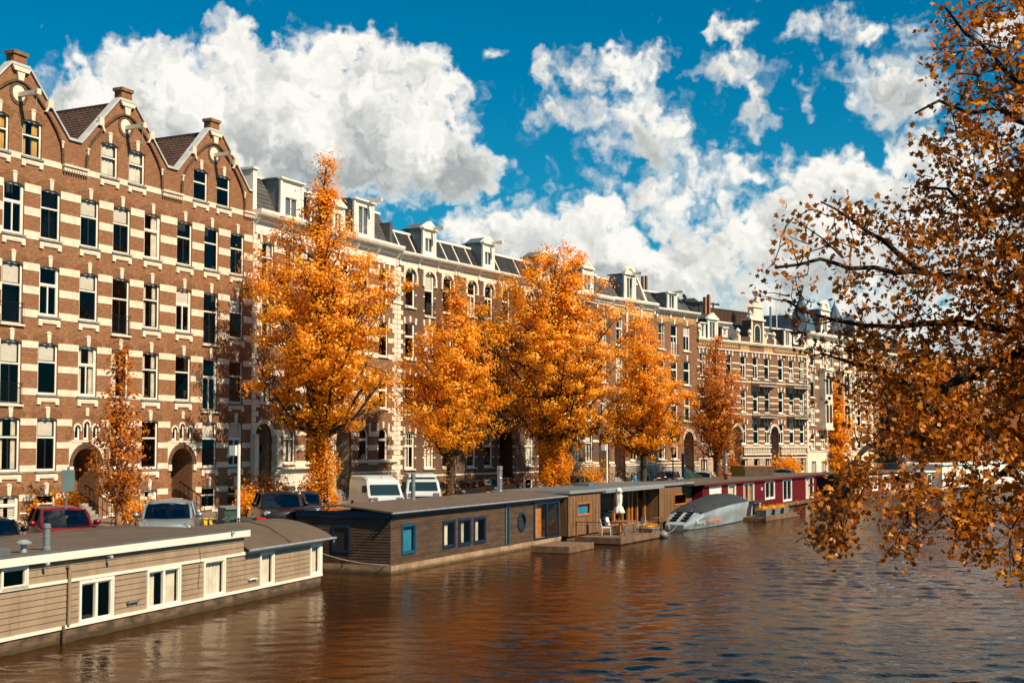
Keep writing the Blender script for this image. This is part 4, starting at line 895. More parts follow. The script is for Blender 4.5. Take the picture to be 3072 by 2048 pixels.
for (x0, y0), (x1, y1) in zip(chain[:-1], chain[1:]): pv.hexa([(x0 + .01, y0, G - .05), (x0 + 4.2, y0, G - .05), (x1 + 4.2, y1, G - .05), (x1 + .01, y1, G - .05), (x0 + .01, y0, G + .12), (x0 + 4.2, y0, G + .12), (x1 + 4.2, y1, G + .12), (x1 + .01, y1, G + .12)])
structure('pavement', pv, mat('paving', (.22, .15, .11), .9, .3, 2, bump=.3, bscale=12))

# ------------------------------------------------------------------ leaves and trees
def leaf_mesh(name, P_, size, material, seed, up=.65, centre=None, lobed=False):
    r = np.random.default_rng(seed); n = len(P_); P_ = np.asarray(P_, dtype=float)
    nr = r.normal(size=(n, 3)); nr[:, 2] += up
    if centre is not None:
        o = P_ - centre; o /= (np.linalg.norm(o, axis=1, keepdims=True) + 1e-6); nr += o * 1.4
    nr /= np.linalg.norm(nr, axis=1, keepdims=True)
    a = np.cross(nr, r.normal(size=(n, 3))); a /= np.linalg.norm(a, axis=1, keepdims=True); b_ = np.cross(nr, a)
    s_ = size * r.uniform(.6, 1.25, size=(n, 1))
    if lobed:
        ang = np.radians([-90, -48, -18, 12, 35, 62, 90, 118, 145, 168, 198, 228]); rd = np.array([.22, .46, .74, .56, .94, .62, 1.08, .62, .94, .56, .74, .46]) * .56
        k = len(ang); V = np.empty((n, k, 3))
        for i in range(k): V[:, i] = P_ + s_ * rd[i] * (np.cos(ang[i]) * a + np.sin(ang[i]) * b_) + nr * s_ * (.16 * abs(np.cos(ang[i])) * rd[i])
    else:
        k = 4; V = np.empty((n, 4, 3)); V[:, 0] = P_ - a * s_ * .5; V[:, 1] = P_ - b_ * s_ * .36 + nr * s_ * .1; V[:, 2] = P_ + a * s_ * .5; V[:, 3] = P_ + b_ * s_ * .36 + nr * s_ * .1
    me = bpy.data.meshes.new(name); me.vertices.add(n * k); me.vertices.foreach_set('co', V.reshape(-1))
    me.loops.add(n * k); me.loops.foreach_set('vertex_index', np.arange(n * k, dtype=np.int32))
    me.polygons.add(n); me.polygons.foreach_set('loop_start', np.arange(0, n * k, k, dtype=np.int32)); me.polygons.foreach_set('loop_total', np.full(n, k, dtype=np.int32))
    me.materials.append(M[material]); me.update(calc_edges=True); return me

def tree(name, label, x, y, prof, seed, nb, per, size, leafm='leaf_gold', bark='bark', tr=.3, ivy=None, group=None, z0=G, gap=.0, drift=(0, 0), sig=.36, fork=.3):
    r = random.Random(seed); root = thing(name, label, 'tree', (x, y, z0), 0, group)
    zs = [p[0] - z0 for p in prof]; rs = [p[1] for p in prof]; top = zs[-1]; cb = zs[0]
    env = lambda z: float(np.interp(z, zs, rs, left=rs[0] * .4, right=.05))
    tk = []; ph = r.random() * 6
    nseg = 14
    for i in range(nseg + 1):
        z = top * .95 * i / nseg; wob = .18 * (z / top) * tr / .3
        tk.append(Vector((wob * sin(z * .7 + ph) + drift[0] * max(0, z - cb) / top, wob * cos(z * .55 + ph) + drift[1] * max(0, z - cb) / top, z)))
    b = MB(); b.tube(tk, [tr * (1.25 if i == 0 else 1) * (1 - .93 * (i / nseg) ** 1.1) + .02 for i in range(nseg + 1)], 8)
    def at(z):
        q = min(nseg - .001, max(0, z / (top * .95) * nseg)); i = int(q); return tk[i].lerp(tk[i + 1], q - i)
    cl = []; g = r.random() * 6
    zq = np.linspace(cb, top, 200); cw = np.cumsum([env(z) ** 1.15 + .12 for z in zq]); cw /= cw[-1]
    for i in range(nb):
        f = (i + .5) / nb; zt = float(np.interp(f, cw, zq)) + r.uniform(-.3, .3); g += 2.39996 + r.uniform(-.3, .3)
        R = env(zt) * (r.uniform(.6, 1.1) if r.random() < .72 else r.uniform(.15, .6)) * (1 + .22 * sin(g * 2 + zt * .9 + ph))
        rise = min(zt - cb * .72, r.uniform(.8, 1.6) + R * .55); s_ = at(max(cb * .55, zt - rise)); e = at(zt) + Vector((cos(g) * R, sin(g) * R, 0)); e.z = zt
        mid = s_.lerp(e, .5) + Vector((0, 0, -.12 * (e - s_).length + r.uniform(-.2, .3))) + Vector((r.uniform(-.2, .2), r.uniform(-.2, .2), 0))
        pts = [s_, s_.lerp(mid, .5) + Vector((r.uniform(-.1, .1), r.uniform(-.1, .1), 0)), mid, mid.lerp(e, .5) + Vector((r.uniform(-.12, .12), r.uniform(-.12, .12), .08)), e]
        r0 = tr * max(.10, .34 * (1 - (zt - cb) / (top - cb + .1)) + .08); b.tube(pts, [r0, r0 * .8, r0 * .58, r0 * .38, .012], 5)
        cl.append((e, 1.0))
        L = (e - s_).length
        for k in range(2 + int(L * .9)):
            t_ = r.uniform(.35, .98); bp = s_.lerp(mid, t_ * 2) if t_ < .5 else mid.lerp(e, t_ * 2 - 1)
            d = Vector((r.gauss(0, 1), r.gauss(0, 1), r.gauss(.15, .7))).normalized() * r.uniform(.35, .95) * (.5 + .22 * R)
            q_ = bp + d; b.tube([bp, bp.lerp(q_, .5) + Vector((0, 0, .06)), q_], [r0 * .3, r0 * .2, .008], 4); cl.append((q_, .8))
    for i in range(int(6 + top / 3)):
        zt = top * (.84 + .165 * i / (5 + top / 3)); q_ = at(min(zt, top * .95)); cl.append((Vector((q_.x + r.gauss(0, .5) * env(min(zt, top)), q_.y + r.gauss(0, .5) * env(min(zt, top)), zt)), .55))
    part('branches', b, bark, root, smooth=True)
    rn = np.random.default_rng(seed); pts = []
    for c, wt in cl:
        if r.random() < gap: continue
        n = int(per * wt * r.uniform(.45, 1.35)); s3 = sig * r.uniform(.65, 1.25)
        pts.append(np.array(c) + rn.normal(size=(n, 3)) * np.array([s3, s3, s3 * .62]))
    P_ = np.concatenate(pts); P_ = P_[P_[:, 2] > .5]
    ob('crown', leaf_mesh('crown', P_, size, leafm, seed, centre=np.array([0, 0, (cb + top) / 2 - 1])), root)
    if ivy:
        n, h, rad0 = ivy; zz = rn.uniform(0, h, n); an = rn.uniform(0, 2 * pi, n); lump = 1 + .45 * np.sin(zz * 2.1 + an * 2 + ph) * np.cos(an * 3 - zz)
        rr_ = rad0 * (1 - .4 * zz / h) * lump * rn.uniform(.45, 1.05, n); tp = np.array([[*at(z)] for z in zz])
        P2 = np.stack([tp[:, 0] + rr_ * np.cos(an), tp[:, 1] + rr_ * np.sin(an), zz + .1], 1)
        ob('ivy', leaf_mesh('ivy', P2, size * .85, leafm, seed + 9, up=.2, centre=np.array([0, 0, h / 2])), root)
    return root

tg = 'orange street trees along the canal'
tree('street_tree', 'tallest orange tree, ivy wrapped trunk, in front of the white mansard houses', -39.93, 58.16, [(7.0, 2.3), (8.5, 3.4), (10, 3.8), (12.2, 4.0), (14.5, 3.9), (16.0, 2.6), (17.4, 1.5), (19.2, .75), (20.9, .2)], 1, 118, 100, .175, tr=.36, gap=.20, ivy=(7500, 6.2, .95), group=tg)
tree('street_tree', 'orange tree with a thin bare trunk behind the parked camper', -39.15, 71.01, [(5.4, 1.5), (7.0, 3.0), (9.2, 3.4), (11.3, 2.9), (13, 1.6), (14.6, .5), (15.8, .15)], 2, 86, 96, .175, tr=.26, gap=.18, ivy=(500, 6, .5), group=tg, drift=(.4, 0))
tree('street_tree', 'broadest orange tree with a thick ivy covered trunk, in the middle of the row', -39.03, 86.67, [(6.4, 2.2), (8, 4.4), (10.5, 5.3), (13, 5.8), (15.5, 5.5), (17.3, 4.2), (18.8, 2.4), (20.0, .7)], 3, 165, 96, .195, tr=.45, gap=.22, ivy=(10500, 6.6, 1.3), group=tg)
tree('street_tree', 'orange tree with a slim dark trunk beside the two pedestrians', -36.39, 97.99, [(5.2, 1.6), (7.2, 3.3), (9.3, 3.5), (11.3, 2.9), (13.3, 1.6), (15.5, .4)], 4, 80, 92, .195, tr=.26, gap=.18, group=tg)
tree('street_tree', 'narrow rust orange tree in front of the striped building', -34.41, 111.21, [(4.7, 1.3), (6.5, 2.4), (8.5, 2.7), (10.5, 2.2), (12.3, 1.2), (14.6, .25)], 5, 66, 76, .19, gap=.1, leafm='leaf_rust', tr=.22, ivy=(500, 4, .35), group=tg)
tree('young_street_tree', 'young slender tree with a pale trunk before the gabled houses', -39.55, 42.53, [(2.9, 1.0), (4.2, 1.2), (5.6, 1.0), (7.4, .6), (8.8, .3), (9.6, .1)], 6, 62, 20, .16, leafm='leaf_rust', bark='bark_pale', tr=.13, sig=.2)
tree('young_street_tree', 'small pale orange tree in front of the white turreted building', -31.4, 146.0, [(2.5, .8), (5, 1.7), (8, 1.4), (11, .6), (12.4, .2)], 7, 40, 40, .3, leafm='leaf_gold', tr=.15, group=tg)
for i, (x, y, h) in enumerate([(-23.5, 163, 15.5), (-16, 196, 17.5), (2, 236, 17), (22, 236, 18), (48, 236, 19), (-24.5, 178, 14)]):
    tree('canal_tree', ['round orange tree beyond the white turreted building', 'tall rust orange tree far down the canal', 'far rust coloured tree at the canal bend', 'dark rust tree right of the canal bend', 'rightmost far tree behind the hanging branches', 'second small orange tree beyond the turreted building'][i], x, y, [(4, 2.5), (7, 5), (10, 5.4), (h - 2.5, 3.5), (h, .6)], 30 + i, 75, 46, .42, leafm='leaf_rust', tr=.3, sig=.7, group='trees at the far end of the canal')

def shrub(label, x, y, w_, h, n, seed, leafm='leaf_gold', size=.14, z0=G, name='shrub', group=None):
    rn = np.random.default_rng(seed); k = 9; cs = rn.normal(size=(k, 3)) * [w_ * .3, w_ * .3, h * .12] + [0, 0, h * .48]
    P_ = np.concatenate([c + rn.normal(size=(n // k, 3)) * [w_ * .16, w_ * .16, h * .17] for c in cs]); P_[:, 2] = np.abs(P_[:, 2])
    o = thing(name, label, 'shrub', (x, y, z0), 0, group); ob('leaves', leaf_mesh('leaves', P_, size, leafm, seed), o)
    b = MB()
    for c in cs: b.tube([(0, 0, 0), (c[0] * .5, c[1] * .5, c[2] * .6), tuple(c)], [.03, .02, .008], 4)
    part('stems', b, 'bark', o)
sg_ = 'orange front garden shrubs'
shrub('tall orange shrub left of the red car', -42.5, 42.5, 1.3, 2.1, 1300, 1, group=sg_)
shrub('orange shrub below the porch behind the red car', -41.8, 45.3, .9, 1.7, 800, 2, group=sg_)
shrub('low orange shrub left of the young tree trunk', -42.5, 47.6, 1.7, 1.2, 1300, 3, group=sg_)
shrub('orange shrub right of the silver car', -41.8, 54.2, 1.2, 1.5, 1000, 4, group=sg_)
shrub('rust shrub behind the bicycles and green box', -43.0, 57.6, 2.2, 2.4, 2200, 5, leafm='leaf_rust', group=sg_)
shrub('orange bush at the foot of the broad ivy tree', -38.0, 90.0, 2.6, 2.4, 2200, 6, group=sg_)
shrub('small rust bush under the arched porches', -39.5, 95.0, 1.4, 2.0, 1000, 7, leafm='leaf_rust', group=sg_)
shrub('ivy shrub climbing at the striped building entrance', -36.3, 121, 1.3, 3.4, 1500, 8, leafm='leaf_rust', size=.2, group=sg_)
shrub('orange bush behind the far end of the dark red houseboat', -33.0, 131, 2.6, 2.6, 1800, 9, size=.22, group=sg_)

# ------------------------------------------------------------------ overhanging plane tree (near, right)
def plane_tree():
    r = random.Random(77); rn = np.random.default_rng(77)
    tb = spot(4700, 27); root = thing('plane_tree', 'big plane tree on the right bank, rust leaved branches hanging over the water', 'tree', (tb.x, tb.y, G))
    off = Vector((tb.x, tb.y, G)); b = MB(); nodes = []
    def limb(pts, r0, r1, seg=7):
        P3 = [sight(*p) - off if not isinstance(p, Vector) else p for p in pts]; Q = []
        for a, c in zip(P3[:-1], P3[1:]):
            n = max(2, int((c - a).length / .5))
            for i in range(n): Q.append(a.lerp(c, i / n) + Vector((r.uniform(-.04, .04), r.uniform(-.04, .04), r.uniform(-.05, .05))))
        Q.append(P3[-1]); n = len(Q); b.tube(Q, [r0 + (r1 - r0) * (i / (n - 1)) ** .8 for i in range(n)], seg); nodes.extend(Q)
    T0 = Vector((0, 0, 0)); T1 = Vector((-.4, .3, 4.2)); T2 = Vector((-1.3, .5, 8.5))
    limb([T0, Vector((-.1, .1, 2)), T1, T2, Vector((-1.8, .8, 13)), Vector((-1.5, 1.2, 17.5))], .55, .12, 10)
    limb([T1, (3900, 1060, 26.5), (3500, 960, 26), (3072, 1050, 25), (2934, 1114, 24.5), (2857, 1150, 24.2), (2826, 1180, 24), (2816, 1229, 24), (2806, 1280, 23.8), (2780, 1297, 23.7), (2730, 1305, 23.5), (2679, 1305, 23.3), (2602, 1341, 23), (2561, 1394, 22.8), (2540, 1470, 22.7), (2480, 1590, 22.6)], .22, .03)
    limb([T2, (3900, 760, 26), (3400, 860, 25), (3072, 900, 24.2), (3011, 884, 24), (2977, 844, 23.8), (2908, 824, 23.6), (2781, 821, 23.2), (2695, 809, 23), (2552, 801, 22.6), (2460, 775, 22.3), (2330, 800, 22)], .20, .025)
    limb([T2, (3800, 420, 25), (3400, 420, 24), (3072, 356, 23.3), (3011, 316, 23), (2925, 327, 22.7), (2839, 298, 22.4), (2760, 330, 22)], .17, .02)
    limb([Vector((-1.8, .8, 12)), (3600, 330, 24), (3200, 290, 23.5), (3072, 230, 23), (3011, 184, 22.8), (2954, 109, 22.6), (2896, 46, 22.3), (2856, 5, 22)], .14, .02)
    limb([(3900, 760, 26), (3500, 640, 25.5), (3100, 600, 25), (2950, 640, 24.5), (2850, 560, 24), (2760, 540, 23.6)], .15, .02)
    limb([(3400, 860, 25), (3100, 1000, 25.5), (2900, 960, 25.5), (2700, 980, 25), (2500, 960, 24.5), (2360, 900, 24)], .13, .02)
    limb([(2781, 821, 23.2), (2660, 720, 23), (2560, 660, 22.7), (2470, 600, 22.4)], .07, .015, 5)
    limb([(2816, 1229, 24), (2700, 1130, 24.5), (2600, 1100, 24.6), (2470, 1060, 24.4)], .11, .02, 5)
    limb([(3500, 960, 26), (3200, 1250, 25), (3050, 1380, 24), (2960, 1450, 23.5), (2880, 1520, 23), (2865, 1610, 22.8)], .15, .02, 6)
    limb([(2780, 1297, 23.7), (2760, 1420, 23.2), (2745, 1560, 23), (2740, 1640, 23)], .05, .012, 5)
    limb([(3200, 1250, 25), (3150, 1420, 23), (3080, 1560, 22.5), (3050, 1700, 22.2)], .07, .012, 5)
    # target clusters: (polygon in sight angles, how many, nearest, farthest)
    def inpoly(x, y, pl):
        c = False; j = len(pl) - 1
        for i in range(len(pl)):
            if (pl[i][1] > y) != (pl[j][1] > y) and x < (pl[j][0] - pl[i][0]) * (y - pl[i][1]) / (pl[j][1] - pl[i][1]) + pl[i][0]: c = not c
            j = i
        return c
    zones = [([(2770, 30), (2850, -60), (3350, -60), (3350, 560), (2990, 520), (2840, 480), (2760, 400), (2860, 300), (2770, 150)], 260, 20, 26, 1.6),
             ([(2300, 950), (2240, 880), (2320, 700), (2450, 570), (2490, 600), (2600, 640), (2740, 570), (2780, 420), (2950, 420), (3350, 480), (3350, 1420), (3072, 1440), (2850, 1410), (2700, 1350), (2560, 1340), (2480, 1180), (2400, 1040)], 660, 20, 28, 1.5),
             ([(2760, 560), (3350, 520), (3350, 1500), (2760, 1330)], 430, 22, 31, 1.15),
             ([(2560, 1000), (2800, 1000), (2800, 1380), (2620, 1340)], 80, 22, 30, 1),
             ([(2540, 1380), (2640, 1380), (2560, 1560), (2550, 1660), (2460, 1650), (2420, 1560), (2480, 1460)], 75, 21, 25, 1),
             ([(2650, 1430), (3150, 1440), (3150, 1560), (2900, 1560), (2680, 1490)], 120, 21, 26, 1),
             ([(2640, 1500), (2800, 1500), (2790, 1720), (2680, 1720)], 22, 22, 24, 1), ([(2850, 1540), (3000, 1540), (2990, 1680), (2860, 1700)], 26, 22, 24, 1), ([(3000, 1560), (3200, 1560), (3200, 1760), (3020, 1740)], 36, 21, 24, 1),
             ([(3350, 250), (4300, 100), (4300, 1300), (3350, 1500)], 480, 18, 33, 1), ([(3300, -500), (4300, -500), (4300, 100), (3300, 100)], 120, 18, 30, 1)]  # last two zones: crown outside the view, added to shade the visible branches
    A_ = np.array([tuple(p + off - Vector((0, 0, 5))) for p in nodes]); fw = A_[:, 0] * -sin(YAW) + A_[:, 1] * cos(YAW)
    LD = fw; LPX = CX + FPX * (A_[:, 0] * cos(YAW) + A_[:, 1] * sin(YAW)) / fw; LPY = HORIZ - FPX * A_[:, 2] / fw
    tg_ = []
    for pl, n, d0, d1, pw in zones:
        xs = [p[0] for p in pl]; ys = [p[1] for p in pl]; k = 0; tries = 0
        while k < n and tries < n * 40:
            tries += 1; f = r.random() ** (1 / pw); x = min(xs) + (max(xs) - min(xs)) * f; y = r.uniform(min(ys), max(ys))
            if inpoly(x, y, pl):
                j = int(((LPX - x) ** 2 + (LPY - y) ** 2).argmin()); dd = LD[j] + r.gauss(0, .9) * (1.6 if x > 2700 else 1)
                tg_.append((x, y, sight(x, y, dd) - off)); k += 1
    tg_.sort(key=lambda q: (q[2] - T2).length)
    N = np.zeros((60000, 3)); nn = len(nodes); N[:nn] = np.array([tuple(p) for p in nodes]); lv = []; sz = []
    for x, y, p in tg_:
        d = N[:nn] - np.array(p); dist = np.sqrt((d ** 2).sum(1)); i = int(dist.argmin()); a = Vector(N[i]); L = dist[i]
        if L < .12: continue
        mid = a.lerp(p, .5) + Vector((r.gauss(0, .09), r.gauss(0, .09), r.gauss(.05, .1))) * L * .8; n = max(3, int(L / .22)); Q = []
        for j in range(n + 1):
            t_ = j / n; Q.append((a * (1 - t_) ** 2 + mid * 2 * t_ * (1 - t_) + p * t_ ** 2) + Vector((r.gauss(0, .018), r.gauss(0, .018), r.gauss(0, .018))))
        w0 = min(.03, .010 + .010 * L); b.tube(Q, [w0 + (.005 - w0) * j / n for j in range(n + 1)], 4)
        for q in Q[1:]:
            if nn < 60000: N[nn] = tuple(q); nn += 1
        out_ = x > 3200 or y < -80; k = 16 if out_ else r.randint(7, 14)  # unseen clusters get bigger leaves so they block more sun
        for _ in range(k): lv.append(np.array(p) + rn.normal(size=3) * ([.5, .5, .4] if out_ else [.16, .16, .14])); sz.append(.30 if out_ else .125)
        for q in Q[n // 3:]:
            for _ in range(2 if x > 2500 else 1):
                if r.random() < .5: lv.append(np.array(q) + rn.normal(size=3) * .08); sz.append(.125)
    part('branches', b, 'bark_dark', root, smooth=True)
    ob('crown', leaf_mesh('crown', np.array(lv), np.array(sz)[:, None], 'leaf_plane', 5, up=.1, lobed=True), root)
    print('plane leaves', len(lv), 'nodes', nn)
plane_tree()

# ------------------------------------------------------------------ houseboats
mat('clap_taupe', (.335, .238, .155), .6, .2, 1.1, bump=.15, bscale=20, streak=.35); mat('wood_brown', (.092, .050, .024), .75, .5, 1.6, bump=.4, bscale=14, stretch=(.5, 1, 3))
mat('teak', (.25, .125, .052), .7, .4, 1.2, streak=.4, bump=.3, bscale=12, stretch=(3, 3, .4)); mat('hull_stain', (.05, .036, .026), .85, col2=(.20, .12, .065), vscale=1.8, bump=.3, bscale=10, stretch=(1, 1, 2.5), detail=7, algae=True)
mat('hull_pale', (.46, .30, .17), .85, .4, 1.3, bump=.3, bscale=9, streak=.6, algae=True); mat('blue_paint', (.012, .075, .14), .4, .2, 2); mat('navy_paint', (.010, .022, .06), .4, .2, 2)
mat('red_paint', (.13, .005, .008), .6, .25, 1.2, spec=.15, streak=.3); mat('mauve_paint', (.20, .05, .045), .6, .25, 1.2, spec=.2); mat('orange_wood', (.50, .17, .035), .5, .25, 3)
mat('teal_curtain', (.02, .22, .34), .9, .3, 3); mat('orange_curtain', (.55, .19, .04), .9, .3, 3); mat('deck_wood', (.20, .11, .06), .85, .4, 2, bump=.4, bscale=12, stretch=(1, 4, 1))
mat('canvas_dark', (.022, .024, .028), .8, .3, 2, bump=.25, bscale=6); mat('canvas_white', (.78, .72, .62), .8, .1, 3); mat('white_boat', (.82, .80, .74), .5, .1, 1)
mat('plastic_white', (.75, .72, .68), .4); mat('plastic_grey', (.16, .19, .19), .5); mat('flower', (.75, .30, .03), .7, .4, 8)

def planks(b, u0, u1, z0, z1, rowh, holes, y=0.0, lap=.022, th=.05):
    z = z0; n = max(1, round((z1 - z0) / rowh)); h = (z1 - z0) / n
    for i in range(n):
        a, c = z0 + i * h, z0 + (i + 1) * h
        # rows next to an opening are cut at its edges
        cuts = sorted({a, c} | {q for o in holes for q in (o[2], o[3]) if a + .004 < q < c - .004})
        for za, zb in zip(cuts[:-1], cuts[1:]):
            iv = sorted((o[0], o[1]) for o in holes if o[2] < zb - .002 and o[3] > za + .002); x = u0
            ya, yb = y - lap * (1 - (za - a) / h), y - lap * (1 - (zb - a) / h)
            for s0, s1 in iv + [(u1, u1)]:
                if s0 - x > .01: b.hexa([(x, ya, za), (s0, ya, za), (s0, y + th, za), (x, y + th, za), (x, yb, zb - .001), (s0, yb, zb - .001), (s0, y + th, zb - .001), (x, y + th, zb - .001)])
                x = max(x, s1)
    return b

def boat_window(root, o, fm, curtain=None, mull=0, t=.07, name='window', y=0.0, solid=None):
    u0, u1, z0, z1 = o; b = MB(); y0, y1 = y - .05, y + .06
    b.box(u0 - t, u0, y0, y1, z0 - t, z1 + t).box(u1, u1 + t, y0, y1, z0 - t, z1 + t).box(u0, u1, y0, y1, z0 - t, z0).box(u0, u1, y0, y1, z1, z1 + t)
    q = .035; b.box(u0, u0 + q, y - .02, y + .04, z0, z1).box(u1 - q, u1, y - .02, y + .04, z0, z1).box(u0 + q, u1 - q, y - .02, y + .04, z0, z0 + q).box(u0 + q, u1 - q, y - .02, y + .04, z1 - q, z1)
    for k in range(mull): x = u0 + (u1 - u0) * (k + 1) / (mull + 1); b.box(x - .05, x + .05, y - .03, y + .05, z0, z1)
    f = part(name, b, fm, root)
    if solid: part('panel', MB().box(u0, u1, y, y + .03, z0, z1), solid, f)
    else: part('pane', MB().quad((u0, y + .02, z0), (u1, y + .02, z0), (u1, y + .02, z1), (u0, y + .02, z1)), 'glass', f)
    if curtain:
        cm, sp = curtain; cb = MB()
        for a, e in sp:
            a, e = u0 + (u1 - u0) * a, u0 + (u1 - u0) * e; n = 16; vs = []
            for i in range(n + 1): x = a + (e - a) * i / n; vs += [(x, y + .10 + .025 * sin(i * 2.1), z0), (x, y + .10 + .025 * sin(i * 2.1 + .4), z1)]
            cb.add(vs, [(2 * i, 2 * i + 2, 2 * i + 3, 2 * i + 1) for i in range(n)])
        part('curtain', cb, cm, f)
    return f

def flue(root_or_none, label, x, y, z, h, r=.08, m='plastic_grey', cap=True, name='stove_pipe'):
    b = MB().lathe([(r * 1.3, 0), (r * 1.3, .08), (r, .1), (r, h * .5), (r * 1.06, h * .5), (r * 1.06, h * .55), (r, h * .56), (r, h * .85), (r * 1.2, h * .86), (r * 1.15, h), (r * .6, h + .02)], (0, 0, 0), 12)
    o = ob(name, b.mesh(name, m), root_or_none, (x, y, z)); return o

# 1. taupe clapboard houseboat, near left
def grey_boat():
    R_ = thing('houseboat', 'taupe clapboard houseboat with white trim and felt roof, nearest on the left', 'houseboat', (-24.59, 22.56, 0), pi / 2 + rad(7.55), 'houseboats moored along the quay'); u0, u1, D_ = -8.0, 16.6, 4.3
    part('hull', MB().hexa([(u0, .06, -.6), (u1 - .05, .06, -.6), (u1 - .05, D_, -.6), (u0, D_, -.6), (u0, -.02, .36), (u1, -.02, .36), (u1, D_, .36), (u0, D_, .36)]), 'hull_stain', R_)
    wn = [(.02, .84, 1.60, 2.02), (2.98, 4.28, .46, 1.42), (5.98, 7.5, .46, 1.44), (8.9, 9.98, .46, 1.46), (12.28, 13.06, .46, 1.43), (15.8, 16.42, .5, 1.44)]
    ho = [(a - .06, c + .06, d - .06, e + .06) for a, c, d, e in wn]; b = MB()
    planks(b, u0, u1 - .08, .44, 1.52, .155, ho); planks(b, u0, 11.2, 1.60, 2.13, .155, ho)
    b.box(u0, u1 - .02, D_ - .05, D_, .4, 1.6).box(11.12, 11.2, .05, D_, 1.58, 2.13).box(u0, 11.1, D_ - .06, D_ - .01, 1.6, 2.13)
    part('siding', b, 'clap_taupe', R_)
    e = MB(); planks(e, 0, D_, .44, 1.6, .155, []); e2 = MB(); e2.add([(u1 - y, x, z) for x, y, z in e.v], e.f); part('end_wall', e2, 'clap_taupe', R_)
    part('white_trim', MB().box(u0, u1 + .03, -.06, .05, .355, .44).box(u0, 11.0, -.05, .04, 1.52, 1.60).box(11.0, u1 + .03, -.05, .04, 1.52, 1.62).box(u1 - .08, u1 + .03, -.045, .05, .44, 1.52).box(u0, 11.36, -.15, -.02, 2.11, 2.33), 'white_paint', R_)
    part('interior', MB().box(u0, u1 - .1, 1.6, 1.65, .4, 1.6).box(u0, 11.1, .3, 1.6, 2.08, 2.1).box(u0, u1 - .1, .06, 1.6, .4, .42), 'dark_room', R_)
    boat_window(R_, wn[0], 'white_paint', None); boat_window(R_, wn[1], 'white_paint', None, 1, .085); boat_window(R_, wn[2], 'white_paint', ('curtain', [(.02, .30), (.66, .98)]), 1, .085)
    boat_window(R_, wn[3], 'white_paint', ('curtain', [(.02, .98)]), 0, .085); boat_window(R_, wn[4], 'white_paint', ('curtain', [(.02, .98)]), 0, .085); boat_window(R_, wn[5], 'white_paint', ('curtain', [(.02, .98)]), 0, .085)
    part('roof', MB().box(u0, 11.34, -.10, D_ + .1, 2.28, 2.345).box(u0, 11.3, D_ - .05, D_ + .12, 2.345, 2.40), 'roof_felt', R_)
    part('roof_edge', MB().box(u0, 11.37, -.165, -.10, 2.33, 2.36), 'zinc', R_)
    n = 16; prof = [(-.22 + (D_ + .5) * i / n, 1.66 + .66 * sin(pi * min(1, (i / n) * 1.02)) ** .8) for i in range(n + 1)]; vs = [(11.2, y, z) for y, z in prof] + [(17.25, y, z) for y, z in prof] + [(11.2, y, z - .05) for y, z in prof] + [(17.25, y, z - .05) for y, z in prof]
    k = n + 1; fs = [(i, i + 1, k + i + 1, k + i) for i in range(n)] + [(2 * k + i, 3 * k + i, 3 * k + i + 1, 2 * k + i + 1) for i in range(n)] + [(k + i, k + i + 1, 3 * k + i + 1, 3 * k + i) for i in range(n)] + [(0, k, 3 * k, 2 * k)]
    rr = MB().add(vs, fs); part('curved_roof', rr, 'roof_felt', R_)
    part('gable_infill', MB().prismx([(y, z - .06) for y, z in prof[1:-1]] + [(D_, 1.55), (0, 1.55)], u1 - .1, u1 - .02), 'clap_taupe', R_)
    part('gutter', MB().tube([(11.2, -.24, 1.66), (17.3, -.24, 1.66)], .045, 8).tube([(17.2, -.24, 1.66), (17.2, -.2, 1.5)], .03, 6), 'galv', R_)
    part('drainpipe', MB().tube([(2.42, -.09, 1.98), (2.42, -.09, .45)], .045, 8).box(2.35, 2.5, -.13, -.0, 1.9, 1.98), 'clap_taupe', R_)
    part('mooring_pipe', MB().tube([(2.2, -.1, .46), (2.2, -.1, -.1)], .04, 6), 'hull_stain', R_)
    for a in (4.95, 11.45): part('grab_handle', MB().box(a, a + .5, -.1, -.03, .70, .74).box(a + .03, a + .07, -.1, -.0, .68, .74).box(a + .43, a + .47, -.1, -.0, .68, .74), 'plastic_grey' if a < 6 else 'white_paint', R_)
    for a, z in ((1.42, 2.06), (4.0, 2.02), (10.2, 2.28)): part('outside_lamp', MB().lathe([(.0, 0), (.05, .01), (.06, .06), (.04, .1)], (a, -.2, z - .04), 8).box(a - .02, a + .02, -.2, -.02, z + .02, z + .05), 'galv', R_)
    part('loose_cable', MB().tube([(.5, -.04, 2.12), (1.2, -.04, 2.04), (2.3, -.04, 2.1)], .008, 4).tube([(8.55, -.05, 1.95), (8.6, -.05, 1.6), (8.5, -.05, .8), (8.62, -.05, .72)], .008, 4).tube([(14.0, -.2, 1.72), (14.4, .9, 2.2), (14.9, 2.0, 2.36), (14.9, 3.0, 2.3)], .012, 4), 'black_iron', R_)
    flue(R_, '', 2.15, .42, 2.34, .66, .085)
    part('roof_vent', MB().lathe([(.09, 0), (.07, .12), (.07, .2), (.20, .22), (.20, .25), (.08, .32), (.0, .33)], (1.38, .5, 2.34), 14), 'galv', R_)
    part('skylight', MB().box(-.6, .72, .35, 1.3, 2.34, 2.48).box(-.55, .67, .4, 1.25, 2.48, 2.5), 'zinc', R_)
    return R_
gb_ = grey_boat()
# flower pot standing on its roof
o = single('flower_pot', MB().lathe([(.12, 0), (.19, .22), (.21, .22), (.21, .26), (.12, .28)], (0, 0, 0), 12), 'terracotta', 'terracotta pot standing on the taupe houseboat roof at the left edge', 'flower pot', tuple(gb_.matrix_world @ Vector((0, 0, 0))) )
dG = Vector((-sin(rad(7.55)), cos(rad(7.55)), 0)); nG = Vector((-cos(rad(7.55)), -sin(rad(7.55)), 0)); o.location = Vector((-24.59, 22.56, 2.5)) + dG * .05 + nG * .8

